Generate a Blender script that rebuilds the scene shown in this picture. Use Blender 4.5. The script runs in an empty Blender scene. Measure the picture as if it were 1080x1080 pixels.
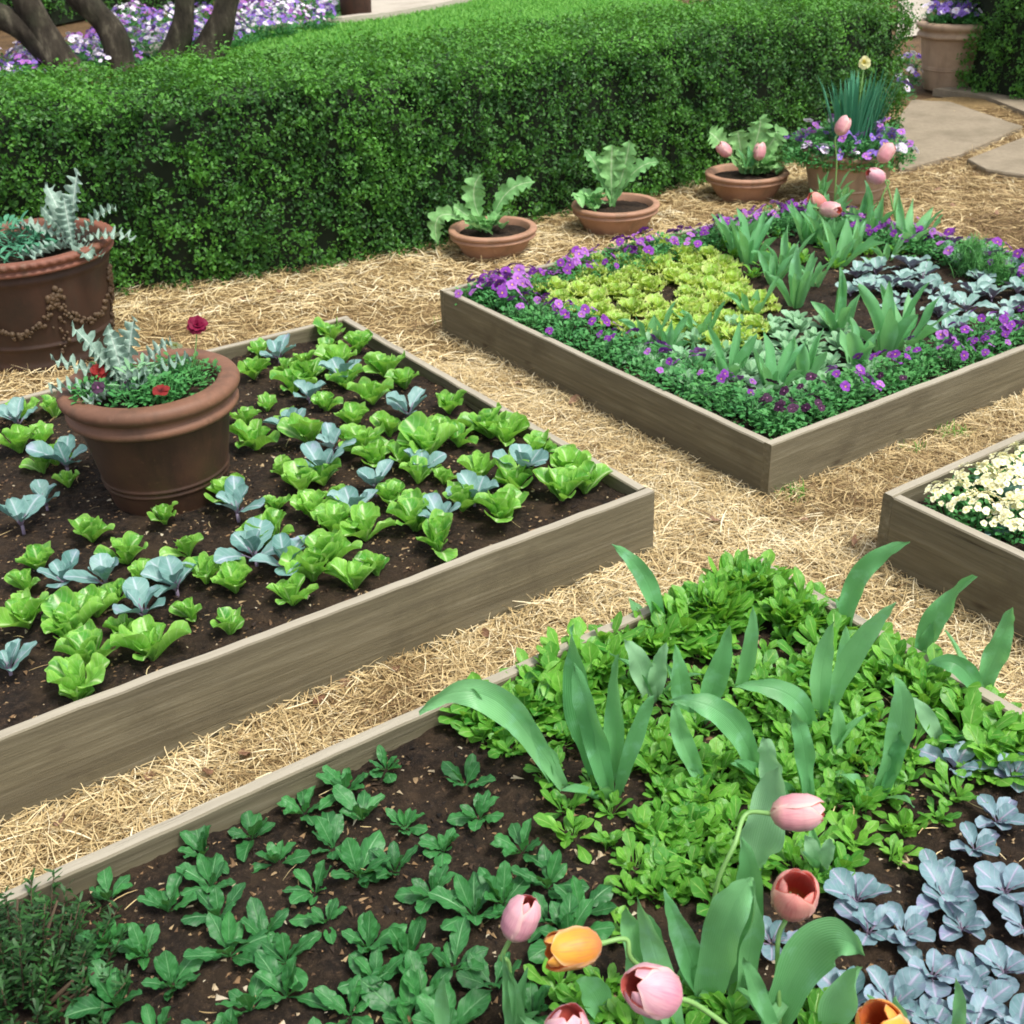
import bpy, math, random
import numpy as np
from mathutils import Vector, Matrix, noise as mnoise
random.seed(7); rng = np.random.default_rng(7)
C = bpy.data.collections.new("garden"); bpy.context.scene.collection.children.link(C)
sc = bpy.context.scene
R = math.radians; PI = math.pi
U = random.uniform

# ---------------------------------------------------------------- camera
F_PX, PITCH, ROLL, CAMH = 1209.4, 0.5103, -0.0407, 1.8
_cp, _sp, _c, _s = math.cos(PITCH), math.sin(PITCH), math.cos(ROLL), math.sin(ROLL)
FW = Vector((0, _cp, -_sp)); _up = Vector((0, _sp, _cp)); _rt = Vector((1, 0, 0))
RT = _c*_rt + _s*_up; UP = -_s*_rt + _c*_up
CAM = Vector((0, 0, CAMH))
def ray(x, y): return FW*F_PX + RT*(x-540) + UP*(540-y)
def unp(x, y, z=0.0):
    d = ray(x, y); t = (z-CAM.z)/d.z
    return CAM + d*t
def near_axis(x, y, base, push=0.0):
    """the point of a line of sight that lies at the plant's own distance (nearest its upright axis)"""
    d = ray(x, y).normalized(); dh = Vector((d.x, d.y)); b = Vector((base.x, base.y))
    t = b.dot(dh)/dh.dot(dh) + push
    return CAM + d*t
cd = bpy.data.cameras.new("camera"); cam = bpy.data.objects.new("camera", cd); C.objects.link(cam)
m = Matrix.Identity(4)
for i in range(3):
    m[i][0] = RT[i]; m[i][1] = UP[i]; m[i][2] = -FW[i]; m[i][3] = CAM[i]
cam.matrix_world = m
cd.sensor_width = 36; cd.lens = F_PX/1080*36; cd.clip_end = 200; cd.clip_start = 0.05
cd.dof.use_dof = True; cd.dof.focus_distance = 2.7; cd.dof.aperture_fstop = 9.0
sc.camera = cam

# ---------------------------------------------------------------- helpers
def tag(o, label=None, cat=None, group=None, kind=None):
    if label: o['label'] = label
    if cat: o['category'] = cat
    if group: o['group'] = group
    if kind: o['kind'] = kind
    return o
def empty(name, loc, rz=0, scale=1.0, label=None, cat=None, group=None):
    o = bpy.data.objects.new(name, None); C.objects.link(o)
    o.location = loc; o.rotation_euler = (0, 0, rz); o.scale = (scale,)*3; o.empty_display_size = .05
    return tag(o, label, cat, group)
def mesh_np(name, v, faces, tint=None, uv=None, mat=None, smooth=True):
    """faces: (n,k) int array, all polygons with k corners"""
    me = bpy.data.meshes.new(name)
    v = np.asarray(v, np.float32); faces = np.asarray(faces, np.int32)
    n, k = faces.shape
    me.vertices.add(len(v)); me.vertices.foreach_set('co', v.ravel())
    me.loops.add(n*k); me.loops.foreach_set('vertex_index', faces.ravel())
    me.polygons.add(n); me.polygons.foreach_set('loop_start', np.arange(0, n*k, k, dtype=np.int32))
    me.polygons.foreach_set('use_smooth', np.full(n, smooth))
    if tint is not None:
        a = me.attributes.new('tint', 'FLOAT', 'POINT'); a.data.foreach_set('value', np.asarray(tint, np.float32))
    if uv is not None:
        l = me.uv_layers.new(name='UVMap'); l.data.foreach_set('uv', np.asarray(uv, np.float32)[faces.ravel()].ravel())
    me.update(calc_edges=True); me.validate()
    if mat: me.materials.append(mat)
    return me
class MB:
    def __init__(s): s.v = []; s.f = []; s.uv = []; s.t = []
    def add(s, vs, fs, uvs=None, tint=.5):
        o = len(s.v); s.v += [tuple(x) for x in vs]; s.f += [tuple(i+o for i in f) for f in fs]
        s.uv += list(uvs) if uvs else [(0, 0)]*len(vs); s.t += [tint]*len(vs)
    def mesh(s, name, mat, smooth=True):
        me = bpy.data.meshes.new(name); me.from_pydata(s.v, [], s.f)
        me.polygons.foreach_set('use_smooth', [smooth]*len(me.polygons))
        a = me.attributes.new('tint', 'FLOAT', 'POINT'); a.data.foreach_set('value', s.t)
        l = me.uv_layers.new(name='UVMap'); uv = np.asarray(s.uv, np.float32)
        idx = np.empty(len(me.loops), np.int32); me.loops.foreach_get('vertex_index', idx)
        l.data.foreach_set('uv', uv[idx].ravel()); me.update()
        if mat: me.materials.append(mat)
        return me
    def build(s, name, mat, parent=None, smooth=True):
        return link(name, s.mesh(name, mat, smooth), parent)
def link(name, me, parent=None, loc=None, rot=None, scale=None):
    o = bpy.data.objects.new(name, me); C.objects.link(o)
    if parent: o.parent = parent
    if loc is not None: o.location = loc
    if rot is not None: o.rotation_euler = rot
    if scale is not None: o.scale = (scale,)*3 if isinstance(scale, (int, float)) else scale
    return o
def interp(tab, t):
    for (a, x), (b, y) in zip(tab, tab[1:]):
        if t <= b:
            k = (t-a)/(b-a) if b > a else 1; k = k*k*(3-2*k)
            return x+(y-x)*k
    return tab[-1][1]
LET = [(0, .2), (.2, .34), (.45, .78), (.68, 1), (.84, .95), (.93, .72), (.98, .42), (1, .12)]
CAB = [(0, .12), (.12, .45), (.4, .92), (.65, 1), (.85, .82), (.95, .5), (1, .2)]
SPI = [(0, .1), (.24, .14), (.38, .62), (.58, 1), (.78, .92), (.91, .62), (.98, .28), (1, .08)]
SAL = [(0, .1), (.3, .14), (.5, .5), (.75, 1), (.9, .8), (.97, .45), (1, .1)]
TUL = [(0, .4), (.2, .7), (.45, 1), (.7, .84), (.88, .45), (1, .03)]
CAR = [(0, .2), (.2, .35), (.5, .9), (.7, 1), (.88, .7), (1, .08)]
def leaf(mb, base, az, L, W, e0, bend, cup=.3, ruff=0, rn=3, prof=LET, nL=9, nS=6, tw=0, lobes=0, tint=None, curl=0):
    p = Vector(base); e = e0; ph = U(0, 6); vs = []; uv = []
    tint = random.random() if tint is None else tint
    for i in range(nL+1):
        t = i/nL; w = W*.5*interp(prof, t)
        w0 = w
        d = Vector((math.cos(e)*math.cos(az), math.cos(e)*math.sin(az), math.sin(e)))
        nn = Vector((-math.sin(e)*math.cos(az), -math.sin(e)*math.sin(az), math.cos(e)))
        sd = Vector((-math.sin(az), math.cos(az), 0))
        if tw:
            a = tw*t; sd, nn = sd*math.cos(a)+nn*math.sin(a), nn*math.cos(a)-sd*math.sin(a)
        for j in range(nS+1):
            s = j/nS*2-1
            if lobes and t < .97: w = w0*(.34+.66*abs(math.sin((t+.03*math.sin(t*13+ph))*lobes*PI+.4+(ph if s > 0 else 0)))**.8)
            r = ruff*W*abs(s)**1.6*math.sin(rn*t*2*PI+ph+(1.7 if s > 0 else 0))*min(1, t*2.2)
            q = p+sd*(s*w*(1-.25*cup*abs(s)))+nn*(cup*w*s*s+r)+d*(r*.35)
            vs.append(q); uv.append((t, s*.5+.5))
        p = p+d*(L/nL); e -= bend/nL*(1-curl+curl*3*t*t)
    fs = [(i*(nS+1)+j, (i+1)*(nS+1)+j, (i+1)*(nS+1)+j+1, i*(nS+1)+j+1) for i in range(nL) for j in range(nS)]
    mb.add(vs, fs, uv, tint)
def bez(p0, p1, p2, t): return p0*(1-t)**2 + p1*(2*t*(1-t)) + p2*t*t
def leaf3(mb, p0, p1, p2, W, nrm, cup=.35, prof=TUL, wave=.1, wn=2, nL=18, nS=8, tint=None, tw=0, lobes=0):
    """a strap leaf through three points, its face turned towards nrm"""
    c = p1*2-(p0+p2)*.5; vs = []; uv = []; ph = U(0, 6)
    tint = random.random() if tint is None else tint
    for i in range(nL+1):
        t = i/nL; p = bez(p0, c, p2, t)
        d = (bez(p0, c, p2, min(1, t+.02))-bez(p0, c, p2, max(0, t-.02))).normalized()
        sd = d.cross(nrm).normalized(); nn = sd.cross(d).normalized()
        if tw:
            a = tw*(t-.3); sd, nn = sd*math.cos(a)+nn*math.sin(a), nn*math.cos(a)-sd*math.sin(a)
        w = W*.5*interp(prof, t)
        if lobes: w *= .38+.62*abs(math.sin(t*lobes*PI+.4))**.7 if t < .97 else 1
        for j in range(nS+1):
            s = j/nS*2-1
            r = wave*W*abs(s)**1.5*math.sin(wn*t*2*PI+ph+(2 if s > 0 else 0))
            vs.append(p+sd*(s*w)+nn*(cup*w*(s*s-.3)*(1.3-t)+r)); uv.append((t, s*.5+.5))
    fs = [(i*(nS+1)+j, i*(nS+1)+j+1, (i+1)*(nS+1)+j+1, (i+1)*(nS+1)+j) for i in range(nL) for j in range(nS)]
    mb.add(vs, fs, uv, tint)
def tube(mb, pts, rad, n=7, tint=.5, bump=0):
    vs = []; uv = []; m_ = len(pts); k0 = len(pts)
    for i, p in enumerate(pts):
        p = Vector(p); d = (Vector(pts[min(i+1, k0-1)])-Vector(pts[max(i-1, 0)])).normalized()
        a = d.orthogonal().normalized() if i == 0 else (a-d*a.dot(d)).normalized()
        b = d.cross(a); r = rad[i] if isinstance(rad, (list, tuple)) else rad
        for j in range(n):
            th = j/n*2*PI; rr = r*(1+bump*mnoise.noise(Vector((p.x*3+math.cos(th), p.y*3+math.sin(th), p.z*3))))
            vs.append(p+a*math.cos(th)*rr+b*math.sin(th)*rr); uv.append((i/(m_-1), j/n))
    fs = [(i*n+j, i*n+(j+1) % n, (i+1)*n+(j+1) % n, (i+1)*n+j) for i in range(m_-1) for j in range(n)]
    fs.append(tuple(range((m_-1)*n, m_*n))); fs.append(tuple(reversed(range(n))))
    mb.add(vs, fs, uv, tint)
def curve_pts(pts, n=14):
    """Catmull-Rom through points"""
    P = [Vector(p) for p in pts]; P = [P[0]*2-P[1]]+P+[P[-1]*2-P[-2]]; out = []
    for i in range(1, len(P)-2):
        for k in range(n):
            t = k/n; a, b, c, d = P[i-1], P[i], P[i+1], P[i+2]
            out.append(.5*((2*b)+(c-a)*t+(2*a-5*b+4*c-d)*t*t+(3*b-a-3*c+d)*t**3))
    out.append(P[-2]); return out
def ordn(n): return ['first', 'second', 'third', 'fourth', 'fifth', 'sixth', 'seventh', 'eighth', 'ninth', 'tenth', 'eleventh', 'twelfth', 'thirteenth', 'fourteenth', 'fifteenth', 'sixteenth', 'seventeenth', 'eighteenth', 'nineteenth', 'twentieth'][n]

# ---------------------------------------------------------------- materials
def lin(h):
    c = [int(h[i:i+2], 16)/255 for i in (0, 2, 4)]
    return tuple(x/12.92 if x < .04045 else ((x+.055)/1.055)**2.4 for x in c)+(1,)
class NT:
    def __init__(s, name):
        s.m = bpy.data.materials.new(name); s.m.use_nodes = True; s.t = s.m.node_tree; s.t.nodes.clear()
        s.out = s.n('ShaderNodeOutputMaterial')
    def n(s, typ, **kw):
        x = s.t.nodes.new(typ)
        for k, v in kw.items():
            if k in x.inputs: s.set(x.inputs[k], v)
            else: setattr(x, k, v)
        return x
    def set(s, inp, v):
        if isinstance(v, bpy.types.NodeSocket): s.t.links.new(v, inp)
        else: inp.default_value = v
    def mix(s, f, a, b, mode='MIX'):
        x = s.t.nodes.new('ShaderNodeMix'); x.data_type = 'RGBA'; x.blend_type = mode
        s.set(x.inputs[0], f); s.set(x.inputs[6], a); s.set(x.inputs[7], b); return x.outputs[2]
    def math(s, op, a, b=0.0, clamp=False):
        x = s.t.nodes.new('ShaderNodeMath'); x.operation = op; x.use_clamp = clamp
        s.set(x.inputs[0], a); s.set(x.inputs[1], b); return x.outputs[0]
    def ramp(s, f, pts):
        x = s.t.nodes.new('ShaderNodeValToRGB'); e = x.color_ramp.elements
        while len(e) < len(pts): e.new(.5)
        for k, (p, c) in zip(e, pts): k.position = p; k.color = c
        s.set(x.inputs[0], f); return x.outputs[0]
    def noise(s, scale, detail=4, rough=.55, vec=None, obj=True, stretch=None):
        tc = s.n('ShaderNodeTexCoord'); src = tc.outputs['Object'] if vec is None else vec
        if stretch:
            mp = s.n('ShaderNodeMapping'); s.t.links.new(src, mp.inputs[0]); mp.inputs['Scale'].default_value = stretch; src = mp.outputs[0]
        x = s.n('ShaderNodeTexNoise'); s.t.links.new(src, x.inputs['Vector'])
        x.inputs['Scale'].default_value = scale; x.inputs['Detail'].default_value = detail; x.inputs['Roughness'].default_value = rough
        return x.outputs['Fac']
    def bump(s, h, strength=.4, dist=.002):
        b = s.n('ShaderNodeBump'); s.set(b.inputs['Height'], h); b.inputs['Strength'].default_value = strength; b.inputs['Distance'].default_value = dist
        return b.outputs[0]
    def pbsdf(s, col, rough=.6, nrm=None, spec=.5, **kw):
        p = s.n('ShaderNodeBsdfPrincipled'); s.set(p.inputs['Base Color'], col); s.set(p.inputs['Roughness'], rough)
        p.inputs['Specular IOR Level'].default_value = spec
        if nrm: s.t.links.new(nrm, p.inputs['Normal'])
        for k, v in kw.items(): s.set(p.inputs[k.replace('_', ' ')], v)
        return p.outputs[0]
    def done(s, sh): s.t.links.new(sh, s.out.inputs[0]); return s.m
def leafmat(name, a, b, vein=None, rough=.45, spec=.4, trans=.25, tcol=None, nv=7, veinw=.06, edge=None, puck=.5, patch=None, under=None, ribs=False, ns=60):
    """leaf: colour a..b by leaf, midrib and side veins, puckered surface, thin enough to let light through"""
    k = NT(name); a, b = lin(a), lin(b)
    tint = k.n('ShaderNodeAttribute', attribute_name='tint').outputs['Fac']
    oi = k.n('ShaderNodeObjectInfo').outputs['Random']
    f = k.math('ADD', k.math('MULTIPLY', tint, .6), k.math('MULTIPLY', oi, .4))
    col = k.mix(f, a, b)
    uv = k.n('ShaderNodeUVMap').outputs[0]; sp = k.n('ShaderNodeSeparateXYZ'); k.t.links.new(uv, sp.inputs[0])
    t, s = sp.outputs[0], sp.outputs[1]
    sa = k.math('ABSOLUTE', k.math('SUBTRACT', s, .5))
    mid = k.math('SUBTRACT', 1.0, k.math('DIVIDE', sa, veinw), True)
    side = k.math('SINE', k.math('MULTIPLY', k.math('SUBTRACT', t, k.math('MULTIPLY', sa, .55)), nv*6.28))
    sv = k.math('MULTIPLY', k.math('SUBTRACT', side, .75, True), 2.2, True)
    vmask = k.math('MAXIMUM', mid, k.math('MULTIPLY', sv, .45))
    nz = k.noise(ns, 2) if (puck or patch) else .5
    col = k.mix(k.math('MULTIPLY', k.math('SUBTRACT', nz, .35, True), .9), col, tuple(x*.62 for x in b[:3])+(1,))
    if patch: col = k.mix(k.math('MULTIPLY', k.math('SUBTRACT', k.noise(18, 4), .55, True), 5, True), col, lin(patch))
    if edge: col = k.mix(k.math('MULTIPLY', k.math('SUBTRACT', sa, .3, True), 4, True), col, lin(edge))
    if vein: col = k.mix(k.math('MULTIPLY', vmask, .75), col, lin(vein))
    if under:
        g = k.n('ShaderNodeNewGeometry').outputs['Backfacing']; col = k.mix(k.math('MULTIPLY', g, .8), col, lin(under))
    h = k.math('ADD', k.math('MULTIPLY', vmask, -.7*puck), k.math('MULTIPLY', nz, 1.6*puck))
    if ribs:      # the fine parallel veins of a strap leaf
        rb = k.math('SINE', k.math('MULTIPLY', s, 110.0)); h = k.math('ADD', h, k.math('MULTIPLY', rb, .07))
        col = k.mix(k.math('MULTIPLY', k.math('ADD', rb, 1.0), .06), col, lin('b8dcc0'))
    nm = k.bump(h, .8, .004)
    p = k.pbsdf(col, rough, nm, spec)
    tr = k.n('ShaderNodeBsdfTranslucent'); tc = k.mix(.5, col, lin(tcol)) if tcol else col
    k.set(tr.inputs[0], tc)
    mx = k.n('ShaderNodeMixShader'); mx.inputs[0].default_value = trans
    k.t.links.new(p, mx.inputs[1]); k.t.links.new(tr.outputs[0], mx.inputs[2])
    return k.done(mx.outputs[0])
M = {}
M['lettuce'] = leafmat('lettuce_leaf', '8cc850', '3c9032', 'dcefb4', .36, .5, .34, 'b4f048', edge='a2d464', ns=45, veinw=.085)
M['blue'] = leafmat('blue_green_cabbage_leaf', '88aca6', '5c8c82', 'b8c4cc', .48, .38, .16, nv=5, puck=.35, veinw=.075, patch='a3a9c2', ns=30)
M['violet'] = leafmat('lavender_cabbage_leaf', '8ea6b4', '5c8482', 'bcaecb', .48, .4, .14, nv=5, puck=.45, veinw=.08, patch='877ba4', under='77698f', ns=30)
M['silver'] = leafmat('silvery_cabbage_leaf', '9cbab4', '7aa294', 'c4c2d2', .5, .38, .12, nv=5, puck=.3, under='6a5674', ns=30)
M['spinach'] = leafmat('spinach_leaf', '469049', '235c30', '84ba80', .44, .42, .22, '80c040', nv=8, puck=.6, ns=38, veinw=.055)
M['salad'] = leafmat('salad_leaf', '84c446', '2f7c2a', 'b2dc78', .42, .45, .32, 'b8f048', nv=4, puck=.5)
M['tulip'] = leafmat('tulip_leaf', '90d08c', '4c9c58', None, .34, .5, .3, 'a0e078', nv=.01, puck=.22, ribs=True, ns=11, patch='8cc8a0')
M['tulip_pale'] = leafmat('pale_tulip_leaf', 'a4d0a4', '8cc08c', None, .45, .35, .32, 'b4e8a0', nv=.01, puck=.12, ribs=True, ns=14)
M['mache'] = leafmat('corn_salad_leaf', '9cc4a0', '74aa74', 'b8d6a8', .5, .35, .22, nv=4, puck=.4)
M['oak'] = leafmat('chartreuse_lettuce_leaf', 'b0d450', '84b83e', 'dcecaa', .45, .4, .32, 'e4ee58', edge='d4dc90', patch='c4b468')
M['cardoon'] = leafmat('silver_grey_leaf', '9eb4a6', '789886', 'c8d4c8', .7, .2, .12, nv=8, puck=.6)
M['artichoke'] = leafmat('artichoke_leaf', '94c87c', '6aa862', 'c4dcae', .6, .3, .25, nv=7, puck=.5)
M['viola_leaf'] = leafmat('viola_leaf', '5fa254', '3f8446', None, .5, .35, .22, nv=.01, puck=0)
M['pot_green'] = leafmat('pot_green_leaf', '5c9c78', '3f8464', '8ac094', .5, .35, .18, nv=4, puck=.4)
M['daff'] = leafmat('daffodil_leaf', '5ea27c', '418a68', None, .45, .35, .15, nv=.01, puck=0)
M['fern'] = leafmat('feathery_leaf', '6aac56', '529450', None, .6, .3, .2, nv=.01, puck=0)
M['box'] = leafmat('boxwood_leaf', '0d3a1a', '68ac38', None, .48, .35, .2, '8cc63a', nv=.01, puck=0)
M['yew'] = leafmat('yew_needle', '061a10', '3c6e30', None, .5, .25, .1, nv=.01, puck=0)
M['treeleaf'] = leafmat('tree_leaf', '335c26', '55803a', None, .5, .3, .25, nv=.01, puck=0)
M['dead'] = leafmat('dead_leaf', 'a88870', '7c5a42', '8a6a50', .7, .2, .15, nv=6, puck=.6)
M['lawn'] = leafmat('grass_blade', '4c9030', '78b048', None, .55, .3, .25, nv=.01, puck=0)
def stemmat(name, a, b, rough=.5):
    k = NT(name); return k.done(k.pbsdf(k.mix(k.noise(25, 3), lin(a), lin(b)), rough, None, .4))
M['stem'] = stemmat('green_stem', '6c9a52', '88b068'); M['purple_stem'] = stemmat('purple_stalk', '6f5670', '8f8a9a')
M['pale_stem'] = stemmat('pale_stem', 'a8b585', '8aa56a'); M['core'] = stemmat('hedge_shade_core', '12210d', '1c2412', .9)  # core: very dark green standing in for shade inside the hedges
M['woody'] = stemmat('woody_stem', '5a4a38', '3e3326', .9)
def petal(name, base, mid, tip, streak, edge='fbe6d2', trans=.33, rough=.42, sw=.55):
    """petal coloured from its base (uv.x 0) to its tip with fine streaks along it"""
    k = NT(name); uv = k.n('ShaderNodeUVMap').outputs[0]; sp = k.n('ShaderNodeSeparateXYZ'); k.t.links.new(uv, sp.inputs[0])
    col = k.ramp(sp.outputs[0], [(0, lin(base)), (.3, lin(mid)), (1, lin(tip))])
    eg = k.math('MULTIPLY', k.math('SUBTRACT', k.math('ABSOLUTE', k.math('SUBTRACT', sp.outputs[1], .5)), .36, True), 6, True)
    n = k.noise(1, 4, .6, vec=uv, stretch=(2.2, 22, 1))
    cen = k.math('SUBTRACT', 1.0, k.math('MULTIPLY', k.math('ABSOLUTE', k.math('SUBTRACT', sp.outputs[1], .5)), 2.6), True)
    col = k.mix(k.math('MULTIPLY', k.math('ADD', k.math('MULTIPLY', k.math('SUBTRACT', n, .42, True), 3.0, True), k.math('MULTIPLY', cen, .45), True), sw), col, lin(streak))
    col = k.mix(k.math('MULTIPLY', eg, .55), col, lin(edge))
    p = k.pbsdf(col, rough, k.bump(n, .35, .002), .35, Sheen_Weight=.15)
    tr = k.n('ShaderNodeBsdfTranslucent'); k.set(tr.inputs[0], col)
    mx = k.n('ShaderNodeMixShader'); mx.inputs[0].default_value = trans
    k.t.links.new(p, mx.inputs[1]); k.t.links.new(tr.outputs[0], mx.inputs[2]); return k.done(mx.outputs[0])
M['pink'] = petal('pink_tulip_petal', 'e8c8a8', 'efb0b4', 'f6d2cc', 'd2708c')
M['coral'] = petal('coral_tulip_petal', 'e8b08a', 'f09a8e', 'f8bcac', 'd8606a')
M['orange'] = petal('orange_tulip_petal', 'e89a5c', 'f2a83c', 'fcc844', 'd8705c')
M['rose'] = petal('rose_tulip_petal', 'ecd2b4', 'eeb0bc', 'f8d0d4', 'c8608e')
M['inner'] = petal('tulip_throat', 'e0502c', 'f07830', 'f8a850', 'dc4a2c', 'f8b060', .5)
M['inner_pink'] = petal('pink_tulip_throat', 'f0c850', 'ec6a54', 'f08a7c', 'dc5450', 'f4a090', .5)
def fl(name, c, mid, eye='e8c83c'):
    k = NT(name); uv = k.n('ShaderNodeUVMap').outputs[0]; sp = k.n('ShaderNodeSeparateXYZ'); k.t.links.new(uv, sp.inputs[0])
    col = k.ramp(sp.outputs[0], [(0, lin(eye)), (.1, lin(eye)), (.17, lin(mid)), (.5, lin(c)), (1, lin(c))])
    hs = k.n('ShaderNodeHueSaturation'); k.set(hs.inputs['Color'], col)
    k.set(hs.inputs['Value'], k.math('ADD', .8, k.math('MULTIPLY', k.n('ShaderNodeObjectInfo').outputs['Random'], .45)))
    p = k.pbsdf(hs.outputs[0], .6, None, .2)
    tr = k.n('ShaderNodeBsdfTranslucent'); k.set(tr.inputs[0], hs.outputs[0])
    mx = k.n('ShaderNodeMixShader'); mx.inputs[0].default_value = .2
    k.t.links.new(p, mx.inputs[1]); k.t.links.new(tr.outputs[0], mx.inputs[2]); return k.done(mx.outputs[0])
M['f_purple'] = fl('purple_viola_petal', '7e389a', '5a2480', 'c8a040'); M['f_violet'] = fl('violet_pansy_petal', '8668bc', '5c3c98')
M['f_mauve'] = fl('mauve_viola_petal', 'a468b8', '7c3c98', 'd0b050'); M['f_white'] = fl('white_pansy_petal', 'e4dcea', 'b8a0cc')
M['f_dark'] = fl('dark_viola_petal', '40203c', '220e1e', 'a06890'); M['f_cream'] = fl('cream_viola_petal', 'f3efc8', 'eee6a4', 'e4c84a')
M['f_red'] = fl('crimson_petal', '84163c', '620e2c', '701434'); M['f_rust'] = fl('rust_red_petal', '8a2a28', '5a1418', '4a1014')
M['f_yellow'] = fl('pale_daffodil_petal', 'f4f0b8', 'f0e488', 'eccf50')
# ---- ground, soil, straw, wood, clay, stone, bark
def m_soil():
    k = NT('dark_garden_soil'); n1 = k.noise(7, 6, .65); n2 = k.noise(60, 6, .7); n3 = k.noise(230, 4, .7)
    col = k.ramp(n2, [(.25, lin('0e0b08')), (.5, lin('271e17')), (.72, lin('4a3b2d'))])
    col = k.mix(k.math('MULTIPLY', k.math('SUBTRACT', n1, .45, True), 3, True), col, lin('473828'))
    col = k.mix(k.math('MULTIPLY', k.math('SUBTRACT', n3, .62, True), 6, True), col, lin('8a7459'))
    return k.done(k.pbsdf(col, .9, k.bump(k.math('ADD', n2, k.math('MULTIPLY', n3, .5)), 1.0, .012), .25))
M['soil'] = m_soil()
def m_straw(name, cols, rough=.6):
    k = NT(name); tint = k.n('ShaderNodeAttribute', attribute_name='tint').outputs['Fac']
    col = k.ramp(tint, [(i/(len(cols)-1), lin(c)) for i, c in enumerate(cols)])
    return k.done(k.pbsdf(col, rough, None, .35))
M['straw'] = m_straw('dry_straw', ['6a5234', '9e855a', 'c6ae7c', 'd8c496', 'ebdfbc'])
M['chips'] = m_straw('soil_bits', ['100b08', '2b2018', '54402e', '86694a', 'a08a68', 'b8ac96'], .85)
def m_base(name, a, b, c, s1, s2, bd=.01):
    k = NT(name); n1 = k.noise(s1, 5, .6); n2 = k.noise(s2, 5, .7)
    col = k.mix(k.math('MULTIPLY', k.math('SUBTRACT', n2, .3, True), 2.2, True), lin(a), lin(b))
    col = k.mix(k.math('MULTIPLY', k.math('SUBTRACT', n1, .45, True), 3.5, True), col, lin(c))
    return k.done(k.pbsdf(col, .9, k.bump(n2, .8, bd), .2))
M['path'] = m_base('straw_litter', '5a482e', '9a8258', '7a6646', 3, 60)
M['ground'] = m_base('brown_mulch', '4a3826', '7b6244', '3a2c1e', 1.5, 25, .02)
M['lawnbase'] = m_base('lawn_soil', '3c7028', '54903a', '487e32', 2, 40)
M['stone'] = m_base('grey_flagstone', '837764', '968a76', '706654', 2.5, 30, .004)
M['pale'] = m_base('pale_paving', 'a89f90', 'b6ada0', '988f80', 2, 20, .003)
def m_wood():
    k = NT('weathered_board'); tc = k.n('ShaderNodeTexCoord').outputs['Object']
    oi = k.n('ShaderNodeObjectInfo').outputs['Random']
    g = k.noise(1, 6, .65, stretch=(3, 60, 70)); g2 = k.noise(1, 4, .6, stretch=(1.1, 9, 14)); st = k.noise(4.5, 5, .65)
    knot = k.noise(1, 2, .5, stretch=(5, 16, 14))
    col = k.ramp(g, [(.25, lin('56503e')), (.5, lin('6f6852')), (.78, lin('8a836e'))])
    col = k.mix(k.math('MULTIPLY', k.math('SUBTRACT', g2, .42, True), 2.6, True), col, lin('565040'))
    col = k.mix(k.math('MULTIPLY', k.math('SUBTRACT', st, .55, True), 3.5, True), col, lin('4e4838'))
    col = k.mix(k.math('MULTIPLY', k.math('SUBTRACT', knot, .68, True), 7, True), col, lin('33291e'))
    col = k.mix(k.math('MULTIPLY', oi, .15), col, lin('6c6050'))
    crk = k.math('MULTIPLY', k.math('SUBTRACT', k.noise(1, 3, .7, stretch=(1.6, 40, 45)), .66, True), 14, True)
    col = k.mix(k.math('MULTIPLY', crk, .8), col, lin('2c261c'))
    # faces turned upward are mixed to a paler grey by their normal
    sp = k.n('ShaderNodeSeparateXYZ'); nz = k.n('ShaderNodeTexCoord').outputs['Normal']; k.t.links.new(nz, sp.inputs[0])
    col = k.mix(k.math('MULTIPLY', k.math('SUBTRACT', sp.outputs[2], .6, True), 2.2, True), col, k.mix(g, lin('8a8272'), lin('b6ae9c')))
    return k.done(k.pbsdf(col, .82, k.bump(k.math('SUBTRACT', g, k.math('MULTIPLY', crk, .8)), .8, .004), .25))
M['wood'] = m_wood()
def m_clay(name, a, b, c, d):
    k = NT(name); n1 = k.noise(5, 6, .65); n2 = k.noise(60, 4, .6); n3 = k.noise(1, 4, .6, stretch=(14, 14, 1.5))
    col = k.mix(k.math('MULTIPLY', k.math('SUBTRACT', n1, .38, True), 3.2, True), lin(a), lin(b))
    col = k.mix(k.math('MULTIPLY', k.math('SUBTRACT', n3, .52, True), 3, True), col, lin(c))
    col = k.mix(k.math('MULTIPLY', k.math('SUBTRACT', n2, .6, True), 2.5, True), col, lin(d))
    return k.done(k.pbsdf(col, .62, k.bump(n2, .35, .002), .4))
M['clay_dark'] = m_clay('damp_clay', '4c3224', '38261b', '2a1e16', '6a4834')
M['clay_rim'] = m_clay('clay_rim', '7c5742', '644636', '4e3a2c', '94725c')
M['clay_old'] = m_clay('old_carved_clay', '432c20', '30231a', '3a3226', '58382a')
M['clay_rope'] = m_clay('red_roped_clay', '80503e', '644234', '564634', '946452')
M['clay_mossy'] = m_clay('mossy_carved_clay', '58442f', '463828', '4c4632', '685240')
M['clay_pale'] = m_clay('pale_clay', 'ac846c', '967058', '806a54', 'c4a890')
M['clay_stone'] = m_clay('stony_clay', 'ac937a', '967d66', '7e6a56', 'bca68e')
def m_bark():
    k = NT('lichened_bark'); n = k.noise(1, 6, .65, stretch=(9, 9, 4)); n2 = k.noise(3, 4, .6)
    col = k.ramp(n, [(.3, lin('1c1814')), (.55, lin('3e382f')), (.75, lin('6e6758'))])
    col = k.mix(k.math('MULTIPLY', k.math('SUBTRACT', n2, .5, True), 2, True), col, lin('4b4e3c'))
    return k.done(k.pbsdf(col, .9, k.bump(n, 1, .02), .2))
M['bark'] = m_bark()

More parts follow.
